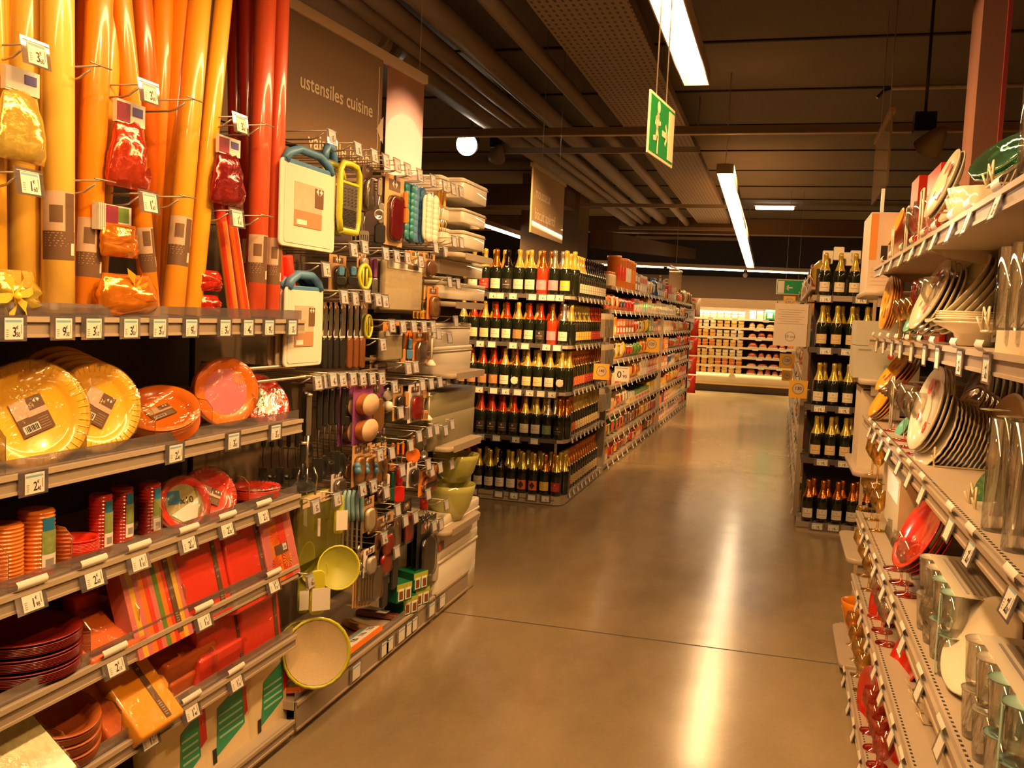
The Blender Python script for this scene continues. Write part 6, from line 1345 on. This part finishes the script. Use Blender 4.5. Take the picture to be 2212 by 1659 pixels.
def frame(label, px, X, z, h, d=.09, group='white display frames'):
    p = S(px, X, z); m = MB()
    for y in (-.03, .03): m.tube([(0, y, 0), (0, y, h)], .0035, por, 6)
    m.tube([(0, -.03, h), (0, .03, h)], .0035, por, 6); m.tube([(0, -.03, .002), (d, -.03, .002), (d, .03, .002), (0, .03, .002)], .003, por, 5)
    tag(m.build('wire_display', loc=p), label, 'display frame', group)
frame('white wire display frame, the tall one left of the red box', 1953, .42, QZ[0], .20); frame('white wire display frame beside the yellow card on the top shelf', 1924, .42, QZ[0], .17); frame('thin white frame before the wine glasses, top shelf', 1984, .40, QZ[0], .19)
for k, px in enumerate((1970, 1986, 2002)): vessel('wine_glass', '%s tall red stemmed wine glass from the left on the top shelf' % ORD[k], 'glass', px, .44, QZ[0], WG(.036, .19), clg, gW)
for k, px in enumerate((1933, 1943)): rplate('%s small yellow plate standing on edge near the box, top shelf' % ORD[k], px, 500-k*20, 32, .45, 1, L0, ylp, deco=None)
vessel('tumbler', 'green glass standing behind the frames on the top shelf', 'glass', 1963, .46, QZ[0], TUM(.03, .08), grg)
# shelf 2
rplate('yellow plate with brown dots standing at the left end of the second shelf', 1922, 655, 60, .42, 4, (-1, -.06, .12), ylp, deco='dots', gap=.010)
for k, px in enumerate((1940, 1952, 1964)): vessel('tumbler', '%s yellow rimmed glass from the left, second shelf' % ORD[k], 'glass', px, .42, QZ[1], WG(.03, .15), amb, gW)
for k, px in enumerate((1984, 1996, 2008)): vessel('wine_glass', '%s red bottomed wine glass from the left, second shelf' % ORD[k], 'glass', px, .43, QZ[1]+.02, WG(.036, .18), clg if k else redg, gW)
rbx('red card behind the wine glasses on the second shelf', 2000, 586, 2040, 660, .56, redb, .02, zb=QZ[1])
rplate('green striped plate leaning between the glasses, second shelf', 1976, 690, 34, .44, 5, L1, teas, gap=.010)
rplate('white plate with red flower and twigs leaning on the second shelf', 2018, 640, 84, .43, 4, (-.95, -.10, .40), por, deco='flower', gap=.016)
rplate('large white bowl leaning in the rack on the second shelf', 2090, 640, 96, .50, 4, (-.80, -.08, .6), por, gap=.018, depth=.3)
rplate('tall white dish at the back right of the second shelf', 2180, 590, 72, .62, 2, (-.8, -.3, .5), crm, scal=12)
vessel('salad_bowl', 'low white bowl standing before the leaning dishes, second shelf', 'bowl', 2105, .50, QZ[1], [(.035, 0), (.045, .003), (.055, .035), (.105, .06), (.108, .066), (.104, .066), (.05, .04), (.001, .012)], por, n=40)
for k in range(4): vessel('saucer', '%s white saucer from below on the low bowl, second shelf' % ORD[k], 'plate', 2102, .50, QZ[1]+.066+k*.006, [(.001, 0), (.06, 0), (.095, .010), (.095, .007), (.06, -.003), (.001, -.003)], por, 'white saucers', n=36)
wrack('wire rack with M shaped front under the flower plates, second shelf', 1998, 718, .42, .10, .22); wrack('wire rack with M shaped front at the white bowls, second shelf', 2128, 715, .41, .08, .20)
for k, px in enumerate((2172, 2200, 2226)): vessel('glass_vase', '%s tall square clear vase from the left on the second shelf' % ORD[k], 'vase', px, .42, QZ[1]+.02, VP_(.185, .025), clg, gV)
rbx('flat white base tray under the tall vases on the second shelf', 2150, 715, 2245, 742, .40, crm, .08, name='display_tray', cat='tray', zb=QZ[1])
# shelf 3
rplate('yellow plate leaning far left on the third shelf', 1938, 800, 60, .44, 4, (-.8, -.1, .55), ylp, deco='dots', gap=.014)
rplate('yellow and orange woven plate stack leaning lower left on the third shelf', 1910, 862, 48, .42, 4, (-.85, -.1, .5), ylp, gap=.012)
def coaster(q, p): q.lathe([(.001, .001), (.036, .001), (.036, .004)], rdp, 24, caps=(0, 0))
for k, (px, h) in enumerate(((1930, .19), (1952, .19), (1968, .18), (1984, .19))): vessel('wine_glass', '%s tall wine glass on a red coaster from the left, third shelf' % ORD[k], 'glass', px, .42, QZ[2], WG(.036, h), clg, gW, extra=coaster)
frame('patterned display post with red dots at the glasses, third shelf', 1922, .41, QZ[2], .20)
rbx('red card behind the wine glasses on the third shelf', 1965, 838, 2000, 930, .52, redb, .02, zb=QZ[2])
rplate('green striped dish at the foot of the wine glasses, third shelf', 1950, 925, 26, .44, 5, L1, teas, gap=.010)
rplate('narrow white plate with red flower leaning, third shelf', 2012, 885, 96, .43, 3, (-.98, -.10, .26), por, deco='flower', gap=.014)
rplate('white fluted plate in the long rack of the third shelf', 2030, 935, 84, .45, 14, (-.92, -.20, .36), por, gap=.0125, scal=24)
rplate('dark stoneware plate standing at the back of the third shelf', 2120, 860, 84, .66, 7, (-.97, -.14, .2), dkp, gap=.022)
rplate('amber brown small bowl leaning behind the white plates', 2100, 870, 42, .58, 4, (-.8, -.3, .5), glass('brown glass', (.75, .5, .25), .14, body=(.25, .10, .03), dens=.5), gap=.02)
rplate('big plain cream plate at the right back of the third shelf', 2178, 930, 82, .60, 1, (-.93, -.22, .25), crm)
wrack('wire rack carrying the long row of white plates', 2012, 1000, .43, .12, .28)
c = atX(2130, 1070, .45); q = Vector((-.80, -.2, .25)).to_track_quat('Z', 'Y')
m = MB(); Rb = 62/pxm(c); m.lathe([(.001, -.11), (.02, -.11), (Rb*.6, -.05), (Rb, .0), (Rb*.98, .0), (Rb*.55, -.05), (.001, -.10)], grg, 40, caps=(0, 0), wn=20, wav=.01); tag(m.build('salad_bowl', loc=c, rot=q.to_euler()), 'pale green glass bowl lying wrapped on its side, third shelf', 'bowl')
wrack('wire stand holding the green glass bowl on the third shelf', 2100, 1098, .42, .08, .12)
for k, px in enumerate((2150, 2172, 2196, 2222)): vessel('glass_vase', '%s tall clear cylinder vase from the left on the third shelf' % ORD[k], 'vase', px, .415+.02*(k % 2), QZ[2], VP_(.215+.005*k, .026), clg, gV)
for k, px in enumerate((2150, 2190)): vessel('card_disc', '%s white card disc lying on the tall vases, third shelf' % ORD[k], 'card', px, .42, QZ[2]+.222, [(.001, 0), (.028, 0), (.028, .001)], por, 'white card discs')
# shelf 4
for k in range(6):
    vessel('wine_glass', '%s amber stem glass of the double tiered group at the left end, fourth shelf' % ORD[k], 'glass', 1872+(k % 3)*11, .41, QZ[3]+(.0 if k < 3 else .165), WG(.034, .16), amb, gW)
rbx('white cardboard box of glasses with price label between tiers, fourth shelf', 1888, 985, 1912, 1160, .46, por, .08, name='glass_carton')
def tagpr(q, W, h): q.bb(-W*.4, W*.4, -.001, 0, h*.55, h*.95, white); q.text('1', 0, h*.65, h*.2, greyink, -.0016)
rbx('tan card carrier with printed label before the red plates, fourth shelf', 1910, 1040, 1946, 1115, .39, crm, .06, name='glass_carton', pr=tagpr)
for k, px in enumerate((1932, 1946, 1958)): vessel('wine_glass', '%s clear goblet on a red coaster from the left, fourth shelf' % ORD[k], 'glass', px, .41, QZ[3], WG(.04, .17), clg, gW, extra=coaster)
rplate('glossy red square edged plate leaning in the rack, fourth shelf', 1990, 1150, 92, .44, 4, (-.88, -.14, .45), rdp, gap=.016, depth=.10)
rplate('dark red plate behind the glossy red ones, fourth shelf', 2000, 1110, 60, .55, 3, (-.7, -.2, .65), mat('wine red porcelain', (.22, .012, .008), .2, clear=.6), gap=.02)
vessel('glass_bowl', 'round clear glass bowl right of the red plates, fourth shelf', 'bowl', 2052, .46, QZ[3], [(.03, 0), (.06, .03), (.08, .08), (.074, .13), (.071, .13), (.077, .08), (.055, .03), (.001, .008)], clg)
wrack('wire rack under the red plates, fourth shelf', 1965, 1242, .42, .10, .18)
def carrier(label, pxs, X, z, tiers, r, h, seed):
    pts = [S(px, X, z) for px in pxs]; k = 0
    for t_ in range(tiers):
        for p in pts:
            m = MB(); m.lathe(TUM(r, h), clg, 24, caps=(0, 0)); o = m.build('tumbler', loc=(p.x, p.y, z+t_*(h+.004))); tag(o, '%s clear tumbler from the left, %s tier, %s' % (ORD[k % len(pts)], ('lower', 'upper')[t_], label), 'tumbler', gT); k += 1
        y0 = min(p.y for p in pts)-r; y1 = max(p.y for p in pts)+r
        m = MB(); m.bb(X-r*.2, X+.16, y0, y1, z+(t_+1)*(h+.004)-.003, z+(t_+1)*(h+.004)-.001, por)
        for p in pts: m.lathe([(.001, 0), (r*1.05, 0), (r*1.05, .002)], mat('aqua card', (.42, .66, .58), .5) if p is pts[-1] or p is pts[-2] else por, 20, Matrix.Translation((p.x, p.y, z+(t_+1)*(h+.004)-.003)), caps=(0, 0))
        m.bb(X-r*1.02, X-r*.98, pts[-1].y-.006, pts[-1].y+.006, z+t_*h, z+(t_+1)*h, mat('aqua card', (0, 0, 0)))
        o = m.build('card_carrier'); tag(o, 'white and aqua card over the %s tier of tumblers, %s' % (('lower', 'upper')[t_], label), 'card carrier', 'cardboard carriers')
        if t_ == tiers-1:
            q = MB(); zz = z+(t_+1)*(h+.004); q.bb(X+.10, X+.14, (y0+y1)/2-.02, (y0+y1)/2+.03, zz, zz+.0008, flr); [q.bb(X+.02+i*.014, X+.026+i*.014, y0+.03, y1-.05, zz, zz+.0006, greyink) for i in range(5)]; part('print', q.mesh('print'), o)
carrier('fourth shelf left carrier', (2004, 2018, 2034, 2052), .425, QZ[3], 2, .034, .095, 1)
carrier('fourth shelf right carrier', (2110, 2134, 2162, 2194), .42, QZ[3], 2, .034, .095, 2)
rplate('large oval white plate leaning between the tumbler carriers', 2128, 1400, 118, .47, 3, (-.88, -.30, .5), por, gap=.012, depth=.12)
# shelf 5 and base
for k, px in enumerate((1856, 1866, 1876)): vessel('wine_glass', '%s amber stem glass from the left on the fifth shelf' % ORD[k], 'glass', px, .41, QZ[4], WG(.034, .15), amb, gW)
for k, px in enumerate((1860, 1870)): vessel('wine_glass', '%s amber glass stacked upside down above the others, fifth shelf' % ORD[k], 'glass', px, .41, QZ[4]+.155, WG(.03, .10), amb, gW)
rplate('dark red leaf shaped plate standing at the left, fifth shelf', 1905, 1310, 58, .42, 3, (-.96, -.22, .1), rdp, gap=.014)
for k, px in enumerate((1895, 1905, 1914)): vessel('wine_glass', '%s clear goblet on a red coaster from the left, fifth shelf' % ORD[k], 'glass', px, .41, QZ[4], WG(.036, .15), clg, gW, extra=coaster)
rplate('glossy red plate leaning in the rack on the fifth shelf', 1968, 1420, 84, .46, 3, (-.88, -.14, .45), rdp, gap=.016, depth=.10)
rbx('clear red tinted pack behind the goblets, fifth shelf', 1915, 1330, 1960, 1410, .52, redg, .08, name='glass_pack', zb=QZ[4])
for k, (px, py) in enumerate(((1960, 1500), (1968, 1540))): 
    c = atX(px, py, .42); m = MB()
    for j in range(4): m.tube([(.02+j*.05, -.09, .004), (.02+j*.05, .07, .004)], .003, crm, 5)
    for y in (-.09, -.01, .07): m.tube([(0, y, .03), (.02, y, .004), (.22, y, .004)], .003, crm, 5)
    c.z = QZ[4]; tag(m.build('wire_plate_rack', loc=c), ('empty wire rack behind the red plates on the fifth shelf', 'empty wire rack nearer the camera on the fifth shelf')[k], 'plate rack', 'wire plate racks')
for k, px in enumerate((2045, 2095)): vessel('salad_bowl', '%s beige bowl at the lower right of the fifth shelf' % ORD[k], 'bowl', px, .50, QZ[4], bowlprof(.075, .075), crm, 'beige bowls')
vessel('salad_bowl', 'bright orange bowl standing at the left end of the bottom shelf', 'bowl', 1856, .46, QZ[5], bowlprof(.095, .17), mat('orange faience', (.85, .26, .01), .25, clear=.5))
for k, px in enumerate((1838, 1845, 1852, 1859)): vessel('wine_glass', '%s amber glass from the left on the bottom shelf' % ORD[k], 'glass', px, .41, QZ[5], WG(.034, .16), amb, gW)
rplate('red leaf shaped plate standing on the bottom shelf', 1880, 1500, 60, .42, 4, (-.96, -.22, .1), rdp, gap=.014)
for k, px in enumerate((1878, 1886, 1894, 1902)): vessel('wine_glass', '%s red bottomed goblet from the left on the bottom shelf' % ORD[k], 'glass', px, .41, QZ[5], WG(.036, .17), redg, gW, extra=coaster)
rplate('bright red plate leaning at the lower picture edge, bottom shelf', 1915, 1650, 60, .45, 3, (-.8, -.3, .5), rdp, gap=.016)
# boxes on the end unit
wb = mat('white carton', (.72, .62, .48), .5); gbx = mat('grey white carton', (.52, .50, .40), .5)
def pr1(q, W, h):
    q.bb(-W*.5, -W*.28, -.001, 0, h*.4, h*.98, mat('orange print', (.75, .32, .05), .5)); q.bb(-W*.15, W*.05, -.0012, 0, h*.40, h*.58, black); q.bb(W*.1, W*.2, -.0012, 0, h*.42, h*.58, greyink)
    for i in range(5): q.bb(-W*.4, W*.4, -.001, 0, h*(.08+.05*i), h*(.085+.05*i), tanp)
def cart(label, px0, py0, px1, py1, Y, m_, D, pr=None, zb=None, name='carton'):
    a = atY(px0, py0, Y); b = atY(px1, py1, Y); zb = b.z if zb is None else zb; W = b.x-a.x; h = a.z-zb
    m = MB(); m.bb(-W/2, W/2, 0, D, 0, h, m_); o = m.build(name, loc=((a.x+b.x)/2, Y, zb)); tag(o, label, 'box')
    if pr: q = MB(); pr(q, W, h); part('front_print', q.mesh('front_print'), o)
cart('tall white appliance box at the left end of the top dish shelf', 1884, 458, 1942, 640, 4.42, wb, .40, pr1, zb=ez['a'])
def pr2(q, W, h):
    for x, c_ in ((.05, flr), (.25, brownlab), (.0, blueink)): q.lathe([(.001, 0), (W*.05, 0)], c_, 12, Matrix.Translation((W*x, -.001, h*(.7 if x else .35))) @ Matrix.Rotation(PI/2, 4, 'X'), caps=(0, 0))
    q.bb(-W*.45, -W*.25, -.001, 0, h*.85, h*.9, greyink)
cart('flat grey white carton with small round pictures, lower of the two', 1848, 746, 1986, 812, 4.40, gbx, .30, pr2, zb=ez['b'])
cart('flat grey white carton, upper of the two on the end unit', 1852, 692, 1984, 744, 4.40, gbx, .30, None, zb=atY(1852, 745, 4.40).z)
def pr3(q, W, h): q.text('Te', W*.15, h*.78, h*.13, flr, -.001); q.text('CHEF', W*.1, h*.70, h*.05, tanp, -.001); q.bb(-W*.46, W*.46, -.001, 0, h*.97, h*.99, black)
cart('white fryer carton with red letters Te below the grey cartons', 1862, 838, 1936, 990, 4.40, wb, .30, pr3, zb=ez['c'])
t = thing('aisle_sign', 'thin hanging sign seen almost edge on above the right tableware shelves', 'sign', (.60, 7.75, 2.98), (0, 0, RR), None)
gm = MATS['frosted sign']; m = MB(); m.bb(0, 1.1, 0, .012, -.47, -.0, gm); part('panel', m.mesh('panel'), t); m = MB(); m.bb(-.02, 1.12, -.012, .024, 0, .03, sf); part('top_bar', m.mesh('top_bar'), t); m = MB(); m.cyl((.3, .006, .02), (.3, .006, .92), .003, wirem, n=4); m.cyl((.9, .006, .02), (.9, .006, .92), .003, wirem, n=4); part('suspension_cord', m.mesh('suspension_cord'), t)
m = MB(); p = atY(1908, 420, 5.2); m.bb(p.x-.008, p.x+.008, 5.2, 5.216, 0, p.z+.03, sf); tag(m.build('sign_pole', ), 'thin pale pole rising behind the white appliance box', 'pole')
